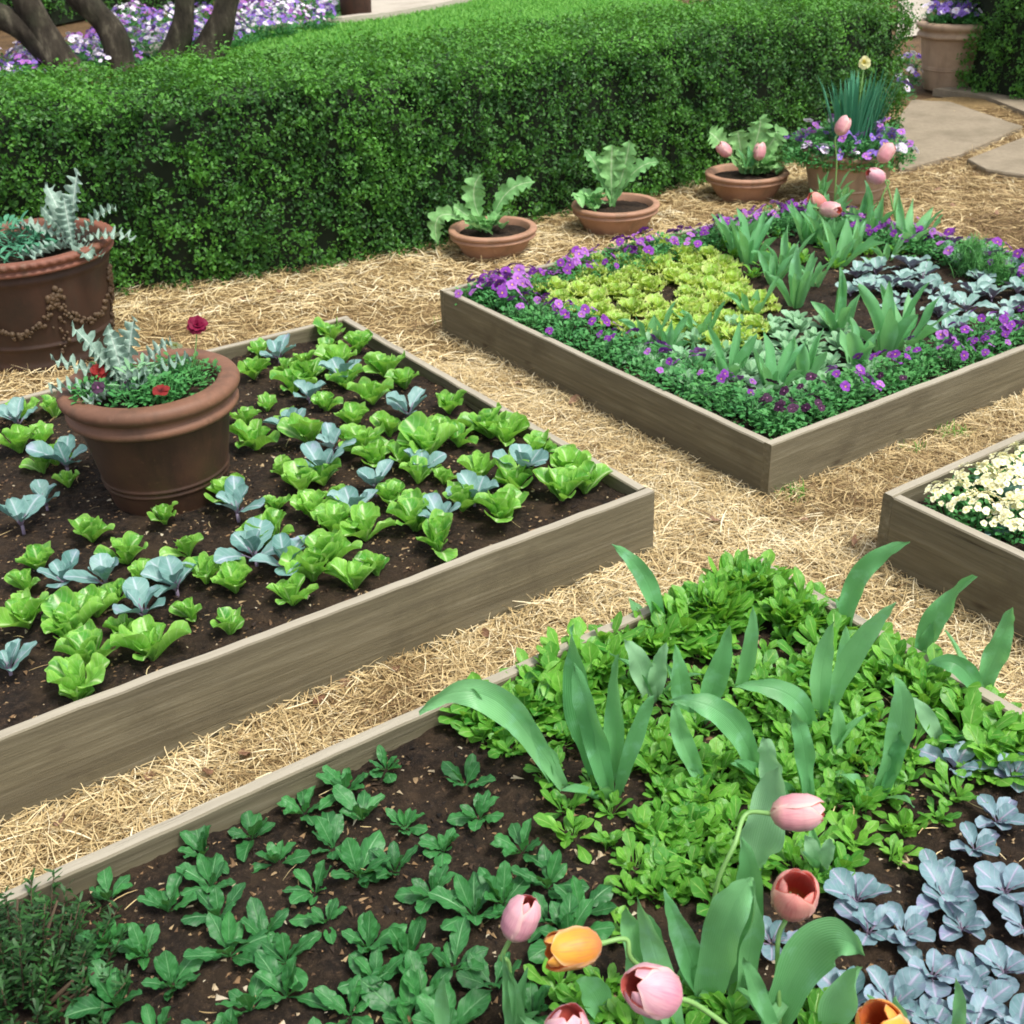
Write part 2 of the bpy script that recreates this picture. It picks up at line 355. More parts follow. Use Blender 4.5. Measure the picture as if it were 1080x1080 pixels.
# ---------------------------------------------------------------- garden axes and beds
YAW = -0.99051
dA = Vector((math.cos(YAW), math.sin(YAW), 0)); dB = Vector((-dA.y, dA.x, 0))
def flat(p): return Vector((p.x, p.y, 0))
TH = .034
BEDS = {}
def lowf(x, y, s, o=0): return mnoise.noise(Vector((x*s+o, y*s-o, o*.37)))
def board(parent, a, b, z0, z1, th, inner):
    """one plank on edge from a to b; inner = unit vector into the bed"""
    L = (b-a).length; d = (b-a).normalized(); n = int(L/.05)
    # cross-section with eased arrises, swept along x; slight sag and wander
    prof = [(0, z0), (0, z1-.004), (.004, z1), (th-.004, z1), (th, z1-.004), (th, z0)]
    vs = []; o = U(0, 90)
    for i in range(n+1):
        x = L*i/n; w1 = .006*mnoise.noise(Vector((x*1.3+o, 0, 0))); w2 = .0035*mnoise.noise(Vector((x*9+o, 3, 0)))
        for (yy, zz) in prof:
            vs.append((x, yy+w1*.6, zz+(w1+w2 if zz > z1-.01 else 0)))
    k = len(prof)
    fs = [(i*k+j, (i+1)*k+j, (i+1)*k+j+1, i*k+j+1) for i in range(n) for j in range(k-1)]
    fs += [tuple(reversed(range(k))), tuple(n*k+j for j in range(k))]
    mb = MB(); mb.add(vs, fs)
    o = mb.build('board', M['wood'], parent, smooth=False)
    yax = inner; xax = d
    if xax.cross(yax).z < 0:      # keep the frame right-handed: mirror by swapping ends
        xax = -d; a = b
    rz = math.atan2(xax.y, xax.x)
    o.location = (a.x, a.y, 0); o.rotation_euler = (0, 0, rz)
    return o
def bed(key, corner, u, lu, v, lv, ztop, zsoil, label):
    """corner: outer corner; u, v unit vectors along the two sides, lu, lv lengths"""
    root = empty('raised_bed', (0, 0, 0), label=label, cat='raised bed', group='timber raised beds')
    c = flat(corner); z0 = -.09
    board(root, c+v*.0, c+u*lu, z0, ztop, TH, v)                       # side along u, runs through the corner
    board(root, c+v*lv, c+v*lv+u*lu, z0, ztop-.002, TH, -v)
    board(root, c+v*(TH+.001), c+v*(lv-TH-.001), z0, ztop-.003, TH, u)
    board(root, c+u*lu+v*(TH+.001), c+u*lu+v*(lv-TH-.001), z0, ztop-.003, TH, -u)
    BEDS[key] = dict(c=c, u=u, lu=lu, v=v, lv=lv, zt=ztop, zs=zsoil)
def inbed(x, y, mrg=0):
    for B in BEDS.values():
        q = Vector((x, y, 0))-B['c']; a = q.dot(B['u']); b = q.dot(B['v'])
        if -mrg < a < B['lu']+mrg and -mrg < b < B['lv']+mrg: return True
    return False
Lc = unp(690, 517, .2); Tc = unp(814, 470, .18); Rc = unp(932, 519, .22); Fc = unp(800, 586, .2)
bed('L', Lc, -dB, 3.4, -dA, 1.97, .20, .145, 'weathered timber raised bed of lettuces and cabbages with a clay pot standing in it')
bed('T', Tc, dB, 2.35, -dA, 2.03, .18, .125, 'timber raised bed edged with purple violas, chartreuse lettuce patch in its middle')
bed('R', Rc, dB, 2.2, dA, 1.6, .22, .165, 'timber raised bed with cream violas in its corner, cut by the right edge')
bed('F', Fc, -dB, 3.0, dA, 1.9, .20, .145, 'timber raised bed with spinach, salad greens and pink tulips, half hidden by its plants')
def soilz(key, x, y):
    B = BEDS[key]; return B['zs']+.018*lowf(x, y, 3.2, 3)+.009*lowf(x, y, 11, 7)
def soil_sheet(key):
    B = BEDS[key]; st = .014; na = int((B['lu']-2*TH)/st); nb = int((B['lv']-2*TH)/st); vs = []
    for i in range(na+1):
        for j in range(nb+1):
            p = B['c']+B['u']*(TH-.004+(B['lu']-2*TH+.008)*i/na)+B['v']*(TH-.004+(B['lv']-2*TH+.008)*j/nb)
            vs.append((p.x, p.y, soilz(key, p.x, p.y)+.010*mnoise.noise(Vector((p.x*30, p.y*30, 1)))+.006*mnoise.noise(Vector((p.x*75, p.y*75, 4)))+.004*random.random()))
    idx = np.arange((na+1)*(nb+1)).reshape(na+1, nb+1)
    f = np.stack([idx[:-1, :-1], idx[1:, :-1], idx[1:, 1:], idx[:-1, 1:]], -1).reshape(-1, 4)
    o = link('soil', mesh_np('soil', vs, f, mat=M['soil'])); tag(o, 'dark crumbly garden soil filling a raised bed', 'soil', None, 'structure')
for k_ in BEDS: soil_sheet(k_)

def chips():
    """bark bits, crumbs and small stones lying on the soil"""
    V = []; Fc_ = []; T = []; n0 = 0
    base = np.array([(1, 0, -.3), (-.5, .86, -.3), (-.5, -.86, -.3), (.1, .1, .8), (-.3, .5, .5), (.6, -.5, .5)])
    fac = np.array([(0, 1, 4), (0, 4, 3), (0, 3, 5), (1, 2, 4), (2, 3, 4), (2, 5, 3), (2, 0, 5), (0, 2, 1)])
    for key, n in (('L', 14000), ('T', 3500), ('R', 2600), ('F', 18000)):
        B = BEDS[key]
        for i in range(n):
            a = TH+.01+random.random()*(B['lu']-2*TH-.02); b = TH+.01+random.random()*(B['lv']-2*TH-.02)
            if key in 'TR' and a > 2.1: continue
            p = B['c']+B['u']*a+B['v']*b
            big = random.random(); s = U(.0018, .0045) if big < .85 else U(.0045, .0085)
            th = U(0, 6.28); cs, sn = math.cos(th), math.sin(th)
            sx, sy, sz = s*U(.7, 2.4), s*U(.6, 1.1), s*U(.3, .7)
            q = base*(sx, sy, sz)*rng.uniform(.7, 1.3, (6, 3))
            q = np.stack([q[:, 0]*cs-q[:, 1]*sn, q[:, 0]*sn+q[:, 1]*cs, q[:, 2]], 1)+(p.x, p.y, soilz(key, p.x, p.y)+.003+sz*.4)
            V.append(q); Fc_.append(fac+n0); n0 += 6
            r = random.random(); t = U(0, .45) if r < .62 else (U(.45, .8) if r < .95 else U(.85, 1))
            T += [t]*6
    o = link('soil_crumbs', mesh_np('soil_crumbs', np.concatenate(V), np.concatenate(Fc_), T, mat=M['chips'], smooth=False))
    tag(o, 'bark chips, crumbs and little stones scattered over the soil', 'soil crumbs', None, 'stuff')
chips()

# ---------------------------------------------------------------- ground and path
def sheet(name, pts, z, mat, label, kind='structure', cat=None, depth=0):
    mb = MB()
    if depth:
        n = len(pts); vs = [(p.x, p.y, z) for p in pts]+[(p.x, p.y, z-depth) for p in pts]
        mb.add(vs, [tuple(range(n))]+[(i, i+n, (i+1) % n+n, (i+1) % n) for i in range(n)])
    else: mb.add([(p.x, p.y, z) for p in pts], [tuple(range(len(pts)))])
    return tag(mb.build(name, mat, None, False), label, cat or name.replace('_', ' '), None, kind)
V3 = Vector
sheet('ground', [V3((-60, -20, 0)), V3((60, -20, 0)), V3((60, 90, 0)), V3((-60, 90, 0))], -.06, M['ground'], 'brown mulched ground of the garden')
def pathz(x, y):
    return .016*lowf(x, y, 2.6)+.012*lowf(x, y, 7, 5)-.030
def path_sheet():
    xs = np.arange(-3.6, 5.0, .03); ys = np.arange(.3, 10.2, .03)
    vs = [(x, y, pathz(x, y)+.006*mnoise.noise(Vector((x*30, y*30, 0)))) for x in xs for y in ys]
    idx = np.arange(len(xs)*len(ys)).reshape(len(xs), len(ys))
    f = np.stack([idx[:-1, :-1], idx[1:, :-1], idx[1:, 1:], idx[:-1, 1:]], -1).reshape(-1, 4)
    tag(link('path', mesh_np('path', vs, f, mat=M['path'])), 'straw covered garden path between the beds', 'path', None, 'structure')
path_sheet()
def strands(name, P, L, W, th, tilt, tint, sag, mat):
    n = len(P); d = np.stack([np.cos(th)*np.cos(tilt), np.sin(th)*np.cos(tilt), np.sin(tilt)], 1)
    sd = np.stack([-np.sin(th), np.cos(th), rng.uniform(-.7, .7, n)], 1); sd /= np.linalg.norm(sd, axis=1)[:, None]
    V = []
    cv = rng.uniform(-.22, .22, n)
    for s in (-.5, -.17, .17, .5):
        c = P+d*(L*s)[:, None]+np.stack([-np.sin(th), np.cos(th), np.zeros(n)], 1)*((s*s*4-.3)*cv*L*.5)[:, None]
        c[:, 2] += -(s*s*4-.4)*sag*L
        w = W*(1 if abs(s) < .4 else .55)*.5
        V += [c-sd*w[:, None], c+sd*w[:, None]]
    V = np.stack(V, 1).reshape(-1, 3)
    b = (np.arange(n)*8)[:, None, None]
    f = (b+np.array([[0, 1, 3, 2], [2, 3, 5, 4], [4, 5, 7, 6]])[None]).reshape(-1, 4)
    return link(name, mesh_np(name, V, f, np.repeat(tint, 8), mat=mat))
def straw():
    P = []; Wd = []; Ln = []; Tl = []; Tt = []
    hx = lambda x: HEDGE_Y(x)
    tries = 0
    def put(x, y, near):
        z = pathz(x, y)
        lift = abs(random.gauss(0, .011))
        P.append((x, y, z+.004+lift)); r = math.hypot(x, y)
        Ln.append(U(.035, .13) if near else U(.05, .14)); Wd.append(U(.0012, .0031) if near else U(.0022, .005))
        Tl.append(random.gauss(0, .17) if random.random() < .93 else random.gauss(0, .5))
        wet = .5+.8*lowf(x, y, 1.1, 9)
        brown = .25 if (x > 2.2 and y > 5) else 0
        Tt.append(min(1, max(0, random.gauss(.57, .25)+.22*lowf(x, y, 4.5, 3)-.22*(wet > .75)-brown)))
    n = 0
    while n < 72000:
        x = U(-1.6, 2.7); y = U(1.0, 4.6)
        if inbed(x, y, .0): continue
        put(x, y, True); n += 1
    n = 0
    while n < 46000:
        x = U(-2.9, 4.3); y = U(4.2, 9.6)
        if inbed(x, y, .0) or y > HEDGE_Y(x)+.12: continue
        if onslab(x, y) and random.random() < .93: continue
        put(x, y, False); n += 1
    # a few drifted over soil and against the boards
    for key in 'LTFR':
        B = BEDS[key]
        for i in range(90):
            p = B['c']+B['u']*U(TH, min(2.2, B['lu']))+B['v']*U(TH, B['lv']-TH)
            P.append((p.x, p.y, B['zs']+.014)); Ln.append(U(.02, .07)); Wd.append(.0018); Tl.append(random.gauss(0, .1)); Tt.append(U(.2, .8))
    for key in 'LTFR':                                   # pushed up along the boards' feet
        B = BEDS[key]
        for i in range(1300):
            if random.random() < .5: p = B['c']+B['u']*U(0, B['lu'])-B['v']*abs(random.gauss(.012, .02)); 
            else: p = B['c']+B['v']*U(0, B['lv'])-B['u']*abs(random.gauss(.012, .02))
            if inbed(p.x, p.y): continue
            P.append((p.x, p.y, pathz(p.x, p.y)+U(.006, .035))); Ln.append(U(.04, .11)); Wd.append(U(.0015, .003))
            Tl.append(random.gauss(0, .35)); Tt.append(U(.25, .95))
    P_ = np.array(P); n = len(P_)
    th = rng.uniform(0, 2*PI, n)
    o = strands('straw', P_, np.array(Ln), np.array(Wd), th, np.array(Tl), np.array(Tt), .05, M['straw'])
    tag(o, 'loose golden straw strewn thickly over the path', 'straw', None, 'stuff')

# ---------------------------------------------------------------- hedge
HF = [V3((-5.2, 5.0, 0)), V3((-2.5, 5.62, 0)), V3((-1.4, 5.82, 0)), V3((-.55, 6.2, 0)), V3((.42, 6.88, 0)), V3((2.13, 8.03, 0)), V3((2.93, 8.62, 0))]
def HEDGE_Y(x):
    for a, b in zip(HF, HF[1:]):
        if x <= b.x: return a.y+(b.y-a.y)*(x-a.x)/(b.x-a.x)
    return 12
slabs_px = [[(962, 103), (1003, 106), (1079, 131), (1012, 160), (950, 176), (925, 150)], [(1020, 166), (1085, 141), (1120, 160), (1090, 184), (1040, 177)],
            [(985, 92), (1040, 100), (1090, 120), (1150, 112), (1050, 84)]]
SL = [[unp(x, y, .02) for x, y in s] for s in slabs_px]
def inpoly(x, y, P):
    c = False; n = len(P)
    for i in range(n):
        a, b = P[i], P[(i+1) % n]
        if (a.y > y) != (b.y > y) and x < (b.x-a.x)*(y-a.y)/(b.y-a.y)+a.x: c = not c
    return c
def onslab(x, y): return any(inpoly(x, y, s) for s in SL[:2])
straw()
def leaf_cloud(name, cen, nrm, spread, per, size, tintf, mat, parent, up=.35, jit=.8, aspect=.62):
    """sprigs of small leaves: cen (n,3), nrm (n,3)"""
    n = len(cen)*per
    c = np.repeat(cen, per, 0)+rng.normal(0, spread, (n, 3))
    nr = np.repeat(nrm, per, 0)+rng.normal(0, jit, (n, 3)); nr[:, 2] += up
    nr /= np.linalg.norm(nr, axis=1)[:, None]
    d = rng.normal(0, 1, (n, 3)); d -= nr*(d*nr).sum(1)[:, None]; d /= np.linalg.norm(d, axis=1)[:, None]
    s = np.cross(nr, d); L = size*rng.uniform(.6, 1.35, n)[:, None]; w = L*aspect*.5
    V = np.stack([c-d*L*.5, c-s*w+nr*L*.08, c+d*L*.5, c+s*w+nr*L*.08], 1).reshape(-1, 3)
    f = (np.arange(n)*4)[:, None]+np.array([0, 1, 2, 3])
    f3 = np.concatenate([f[:, [0, 1, 2]], f[:, [0, 2, 3]]])
    t = np.clip(np.repeat(tintf, per)+rng.normal(0, .16, n), 0, 1)
    me = mesh_np(name, V, f3, np.repeat(t, 4), mat=mat, smooth=False)
    return link(name, me, parent)
def hedge(front, height, thick, density, label, name='boxwood_hedge', leafs=.0235, rnd=.17, per=20, tintb=.0):
    root = empty(name, (front[0].x, front[0].y, -.03), label=label, cat='hedge', group='clipped hedges')
    off = Vector((front[0].x, front[0].y, 0))
    segs = []; tot = 0
    for a, b in zip(front, front[1:]):
        L = (b-a).length; segs.append((a, b, L, tot)); tot += L
    cen = []; nrm = []; tn = []
    def fr(s):
        for a, b, L, t0 in segs:
            if s <= t0+L+1e-6:
                d = (b-a).normalized(); return a+d*(s-t0), Vector((d.y, -d.x, 0))
        return b, Vector((d.y, -d.x, 0))
    hp = height+thick*.9
    N = int(tot*hp*density)
    for _ in range(N):
        s = U(0, tot); q = U(0, hp+height*.25); p, n = fr(s)
        if q < height: pos = p+Vector((0, 0, q)); nn = Vector(n)
        elif q < height+thick: pos = p-n*(q-height)+Vector((0, 0, height)); nn = Vector((0, 0, 1))
        else: pos = p-n*thick+Vector((0, 0, height-(q-height-thick))); nn = -n
        # round the shoulders
        if q < height and q > height-rnd: k = (q-height+rnd)/rnd; pos += -n*(rnd*.45*k*k); nn = (n*(1-k*.5)+Vector((0, 0, k*.5))).normalized()
        if height <= q < height+rnd: k = 1-(q-height)/rnd; pos.z -= rnd*.45*k*k; nn = (Vector((0, 0, 1-k*.4))+n*k*.4).normalized()
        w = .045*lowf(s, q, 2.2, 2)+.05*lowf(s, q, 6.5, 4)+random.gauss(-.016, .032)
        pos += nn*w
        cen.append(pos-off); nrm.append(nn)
        tn.append(.2+tintb+.55*lowf(s, q, 2.6, 8)+.5*lowf(s, q, 8, 3)+(.34 if nn.z > .45 else 0)+(.3 if random.random() < .14 else 0)+w*3)  # face tinted dark for the leaves' self-shading; paler new growth on top
    e0, n0 = fr(tot)      # end face
    dend = (segs[-1][1]-segs[-1][0]).normalized()
    for _ in range(int(thick*height*density)):
        pos = e0-n0*U(0, thick)+Vector((0, 0, U(0, height)))+dend*(random.gauss(0, .03)+.05*lowf(pos.z if 0 else _*.01, 1, 1)); cen.append(pos-off); nrm.append(dend); tn.append(.3+U(-.1, .3))
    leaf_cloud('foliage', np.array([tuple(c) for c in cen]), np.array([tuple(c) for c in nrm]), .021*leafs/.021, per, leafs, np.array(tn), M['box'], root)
    # closed dark core behind the gaps; its colour stands in for inner shade
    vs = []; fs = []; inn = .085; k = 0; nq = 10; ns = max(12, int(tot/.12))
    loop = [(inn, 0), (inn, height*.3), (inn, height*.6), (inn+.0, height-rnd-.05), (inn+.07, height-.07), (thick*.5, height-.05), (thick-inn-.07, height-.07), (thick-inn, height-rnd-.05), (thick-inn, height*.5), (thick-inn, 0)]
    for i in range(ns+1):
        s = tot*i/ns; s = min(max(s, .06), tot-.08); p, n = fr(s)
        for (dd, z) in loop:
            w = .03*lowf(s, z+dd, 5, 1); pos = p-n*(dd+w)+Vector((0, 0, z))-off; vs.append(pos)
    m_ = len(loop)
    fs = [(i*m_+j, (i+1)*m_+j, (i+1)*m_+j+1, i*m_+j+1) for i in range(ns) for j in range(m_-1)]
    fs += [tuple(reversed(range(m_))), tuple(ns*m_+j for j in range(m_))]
    mb = MB(); mb.add(vs, fs); mb.build('shade_core', M['core'], root)
    return root
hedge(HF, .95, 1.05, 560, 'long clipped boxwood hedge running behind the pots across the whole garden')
hr = [V3((4.02, 11.6, 0)), V3((4.0, 10.5, 0)), V3((4.12, 9.75, 0)), V3((4.6, 9.3, 0)), V3((6.6, 9.9, 0))]
hr_c = [V3((4.02, 11.2, 0)), V3((4.05, 10.3, 0)), V3((4.25, 9.8, 0)), V3((4.7, 9.45, 0)), V3((7.0, 9.6, 0))]
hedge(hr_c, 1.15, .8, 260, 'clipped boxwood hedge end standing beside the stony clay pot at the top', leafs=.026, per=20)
hedge([flat(unp(-150, 34)), flat(unp(60, 25)), flat(unp(120, 12)), flat(unp(230, 3))], 2.2, 1.5, 60, 'dark clipped hedge far behind the trees', leafs=.06, per=16, tintb=-.3)  # leaf tint set darker than on the other hedges

# ---------------------------------------------------------------- stones, lawn, far walk
for s, lab in zip(SL, ['large grey flagstone touching the far hedge gap', 'smaller grey flagstone cut by the right edge of the photo', 'grey flagstone behind the others beside the clipped hedge end']):
    c = sum(s, V3())/len(s); mb = MB(); n = len(s); st = []
    for i in range(n):
        for k in range(6):
            p = s[i].lerp(s[(i+1) % n], k/6); st.append(p+(p-c)*(.03*lowf(p.x, p.y, 8, 2)))
    n = len(st); inner = [(p*.985+c*.015-c)+c for p in st]
    mb.add([(p.x-c.x, p.y-c.y, .022) for p in inner]+[(p.x-c.x, p.y-c.y, .012) for p in st]+[(p.x-c.x, p.y-c.y, -.04) for p in st],
           [tuple(range(n))]+[(i, i+n, (i+1) % n+n, (i+1) % n) for i in range(n)]+[(i+n, i+2*n, (i+1) % n+2*n, (i+1) % n+n) for i in range(n)])
    o = mb.build('flagstone', M['stone'], None, False); o.location = (c.x, c.y, -.012); tag(o, lab, 'flagstone', 'flagstones of the far path')
edge_px = [(150, 62), (182, 48), (250, 35.5), (300, 29), (350, 23.5), (400, 18), (440, 11), (480, 3), (540, -12), (620, -40)]
edge_pts = curve_pts([unp(x, y, 0) for x, y in edge_px], 6)
lawn_near = [unp(x, y, 0) for x, y in [(760, 20), (600, 100), (400, 130), (250, 140), (160, 130), (150, 80)]]
lp = edge_pts+lawn_near
mb = MB(); lc = sum(lp, V3())/len(lp)
sheet('lawn', lp, -.02, M['lawnbase'], 'close mown green lawn behind the hedge')
def lawn_grass():
    P = []
    x0, x1 = min(p.x for p in lp), max(p.x for p in lp); y0, y1 = min(p.y for p in lp), max(p.y for p in lp)
    while len(P) < 42000:
        x = U(x0, x1); y = U(y0, y1)
        if inpoly(x, y, lp): P.append((x, y, -.005))
    P = np.array(P); n = len(P)
    o = strands('grass', P, rng.uniform(.05, .09, n), rng.uniform(.008, .014, n), rng.uniform(0, 6.28, n), rng.normal(.9, .3, n), rng.uniform(.2, 1, n), .1, M['lawn'])
    tag(o, 'short green grass growing on the lawn behind the hedge', 'grass', None, 'stuff')
lawn_grass()
# pale stone edging between lawn and pansy bed
mb = MB(); ep = [p+V3((0, .03, .0)) for p in edge_pts]
vs = []; 
for i, p in enumerate(ep):
    d = (ep[min(i+1, len(ep)-1)]-ep[max(i-1, 0)]).normalized(); nn = V3((-d.y, d.x, 0))
    for (q, z) in ((-.09, -.03), (-.085, .055), (.085, .06), (.09, -.03)): vs.append(p+nn*q+V3((0, 0, z+.008*lowf(p.x, p.y, 5))))
n = len(ep); fs = [(i*4+j, (i+1)*4+j, (i+1)*4+j+1, i*4+j+1) for i in range(n-1) for j in range(3)]
mb.add(vs, fs); tag(mb.build('stone_edging', M['pale'], None, False), 'pale stone edging curving between the lawn and the pansy border', 'edging')
sheet('pavement', [unp(x, y, -.02) for x, y in [(393, 17), (478, 4), (560, -22), (560, -60), (380, -60), (390, 0)]], -.03, M['pale'], 'pale paved walk beyond the lawn')
sheet('walkway', [unp(x, y, -.02) for x, y in [(945, 40), (968, 36), (985, 0), (1000, -40), (950, -40), (948, 0)]], -.03, M['pale'], 'pale walk seen through the gap between the hedges')
tag_poly = [unp(x, y, 0) for x, y in [(-40, 95), (150, 70), (182, 46), (350, 22), (392, 16), (392, -30), (-200, -30)]]

# ---------------------------------------------------------------- plants
def variants(fn, n): return [fn(i) for i in range(n)]
def lettuce_mesh(i):
    mb = MB(); n = random.randint(8, 12); a0 = U(0, 6)
    for j in range(n):
        f = j/n; az = a0+j*2.4+U(-.35, .35); L = U(.07, .118)*(1-.38*f)
        leaf(mb, (.005*math.cos(az), .005*math.sin(az), .002+.008*f), az, L, L*U(.6, .86), R(U(34, 70)+28*f), R(U(10, 95)), cup=U(.25, .85), ruff=U(.02, .075), rn=U(1.2, 3.2), prof=LET, nL=14, nS=12, tint=min(1, max(0, U(0, .9)-.35*f+.1)), tw=U(-.5, .5), curl=.8)
    return {'self': mb.mesh('lettuce', M['lettuce'])}
def cab_mesh(mat, nleaf=(5, 7), flat_=False):
    def g(i):
        mb = MB(); st = MB(); n = random.randint(*nleaf); a0 = U(0, 6)
        h = U(.006, .016) if flat_ else U(.014, .028); tube(st, [(0, 0, -.012), (.002, 0, h)], [.0042, .004], 6)
        for j in range(n):
            f = j/n; az = a0+j*2.4+U(-.3, .3); pet = U(.014, .032)*(1-.35*f); e = R((U(8, 30) if flat_ else U(14, 42))+35*f)
            b = V3((0, 0, h-.004)); d = V3((math.cos(az)*math.cos(e+.35), math.sin(az)*math.cos(e+.35), math.sin(e+.35)))
            q = b+d*pet; tube(st, [b, q, q+d*.012], [.0024, .0019, .001], 5)
            L = U(.058, .084)*(1-.35*f)
            leaf(mb, q-d*.002, az, L, L*U(.7, .95), e+R(6), R(U(10, 50)), cup=U(.1, .55), ruff=U(.02, .06), rn=2.5, prof=CAB, nL=11, nS=10, curl=.5, tw=U(-.4, .4))
        return {'foliage': mb.mesh('foliage', M[mat]), 'stalk': st.mesh('stalk', M['purple_stem'])}
    return g
def spinach_mesh(i):
    mb = MB(); st = MB(); n = random.randint(7, 11); a0 = U(0, 6)
    for j in range(n):
        f = j/n; az = a0+j*2.4+U(-.3, .3); L = U(.065, .118)*(1-.35*f)
        leaf(mb, (0, 0, .0), az, L, L*U(.34, .46), R(U(20, 66)+24*f), R(U(0, 60)), cup=U(-.5, .6), ruff=.08, rn=3.5, tw=U(-.5, .5), prof=SPI, nL=14, nS=8)
        e = R(30+34*f)
    return {'self': mb.mesh('spinach', M['spinach'])}
def salad_mesh(i):
    mb = MB(); n = random.randint(20, 28); a0 = U(0, 6)
    for j in range(n):
        f = j/n; az = a0+j*2.4+U(-.4, .4); L = U(.03, .085)*(1-.25*f)
        leaf(mb, (U(-.015, .015), U(-.015, .015), .0), az, L, L*U(.28, .46), R(U(25, 70)+22*f), R(U(10, 60)), cup=U(-.2, .35), ruff=.04, rn=2, prof=SAL, nL=8, nS=4, tw=U(-.4, .4))
    return {'self': mb.mesh('salad_plant', M['salad'])}
def mache_mesh(i):
    mb = MB(); n = random.randint(10, 14); a0 = U(0, 6)
    for j in range(n):
        f = j/n; az = a0+j*2.4; L = U(.06, .085)*(1-.35*f)
        leaf(mb, (0, 0, .02*f), az, L, L*U(.45, .6), R(U(10, 35)+45*f), R(U(0, 40)), cup=U(.0, .3), ruff=.04, rn=2, prof=CAB, nL=7, nS=5)
    return {'self': mb.mesh('corn_salad', M['mache'])}
def oak_mesh(i):
    mb = MB(); n = random.randint(15, 20); a0 = U(0, 6)
    for j in range(n):
        f = j/n; az = a0+j*2.4; L = U(.075, .1)*(1-.4*f)
        leaf(mb, (0, 0, .015*f), az, L, L*U(.75, 1.0), R(U(12, 35)+50*f), R(U(0, 50)), cup=U(.1, .4), ruff=U(.1, .18), rn=U(4, 7), prof=LET, nL=12, nS=8)
    return {'self': mb.mesh('curly_lettuce', M['oak'])}
def tulip_clump_mesh(i):
    mb = MB(); n = random.randint(5, 8); a0 = U(0, 6)
    for j in range(n):
        az = a0+j*2.4+U(-.3, .3); L = U(.12, .23)
        leaf(mb, (.02*math.cos(az), .02*math.sin(az), -.01), az, L, U(.038, .062), R(U(60, 86)), R(U(-5, 45)), cup=U(.4, .9), ruff=U(.05, .16), rn=U(1, 2), prof=TUL, nL=14, nS=6, tw=U(-.9, .9))
    return {'foliage': mb.mesh('foliage', M['tulip'])}
def viola_leaf_mesh(i):
    mb = MB()
    for j in range(150):
        a = U(0, 6.28); r = .075*math.sqrt(random.random()); h = .085*math.sqrt(max(0, 1-(r/.085)**2))*U(.25, 1)
        L = U(.013, .026)
        leaf(mb, (r*math.cos(a), r*math.sin(a), h-.005), a+U(-1, 1), L, L*U(.5, .75), R(U(-10, 60)), R(U(0, 60)), cup=.2, prof=CAB, nL=3, nS=2)
    for j in range(14):
        a = U(0, 6.28); r = .05*math.sqrt(random.random())
        tube(mb, [(r*.3*math.cos(a), r*.3*math.sin(a), -.01), (r*math.cos(a), r*math.sin(a), .06)], .0013, 4)
    return mb.mesh('foliage', M['viola_leaf'])
def flower_mesh(i, r=.014, mat='f_purple', n=5, double=False):
    mb = MB()
    rings = [(n, r, .25, 0)] if not double else [(8, r, .15, 0), (7, r*.85, .55, .3), (6, r*.65, .95, .6), (5, r*.4, 1.3, .2)]
    for (m_, rr, el, o) in rings:
        for j in range(m_):
            az = o+j*2*PI/m_+U(-.1, .1); L = rr*U(.9, 1.12)
            leaf(mb, (0, 0, 0), az, L, L*(1.08 if n < 7 else 1.0), el+U(-.15, .2), R(30), cup=.15, ruff=.07, rn=1, prof=[(0, .25), (.3, .6), (.65, 1), (.88, .8), (1, .35)], nL=5, nS=4)
    return mb.mesh('flower', M[mat])
V_LET = variants(lettuce_mesh, 12); V_BLUE = variants(cab_mesh('blue'), 6); V_VIO = variants(cab_mesh('violet', (6, 9), True), 7)
V_SIL = variants(cab_mesh('silver', (6, 9), True), 5); V_SPI = variants(spinach_mesh, 12); V_SAL = variants(salad_mesh, 12)
V_MAC = variants(mache_mesh, 5); V_OAK = variants(oak_mesh, 5); V_TUC = variants(tulip_clump_mesh, 6); V_VIL = variants(viola_leaf_mesh, 5)
FLW = {c: [flower_mesh(i, mat=c) for i in range(3)] for c in ('f_purple', 'f_violet', 'f_mauve', 'f_white', 'f_dark', 'f_cream', 'f_rust')}
def plant(name, var, loc, scale=1.0, label=None, cat=None, group=None, rz=None):
    rz = U(0, 6.28) if rz is None else rz
    if 'self' in var:
        o = link(name, var['self'], None, loc, (U(-.08, .08), U(-.08, .08), rz), scale); return tag(o, label, cat, group)
    r = empty(name, loc, rz, scale, label, cat, group)
    for k, me in var.items(): link(k, me, r)
    return r
def viola(loc, col, nf, scale, label, group, spread=1.0, name='viola_plant', cat='viola', face=.5, fs=1.0):
    r = empty(name, loc, U(0, 6.28), scale, label, cat, group); link('foliage', random.choice(V_VIL), r, scale=(spread, spread, 1))
    for j in range(nf):
        a = U(0, 6.28); q = .075*spread*math.sqrt(random.random()); h = .092*math.sqrt(max(0.1, 1-(q/(.1*spread))**2))+U(0, .018)
        c = random.choice(col) if isinstance(col, (list, tuple)) else col
        # blossoms look up and out, tipped towards the open side of the bed
        o = link('flower', random.choice(FLW[c]), r, (q*math.cos(a), q*math.sin(a), h)); o.scale = (U(.8, 1.25)*fs,)*3
        n = V3((math.cos(a)*.6+U(-.3, .3), math.sin(a)*.6+U(-.3, .3), U(.5, 1))).normalized()
        o.rotation_euler = n.to_track_quat('Z', 'X').to_euler()
    return r
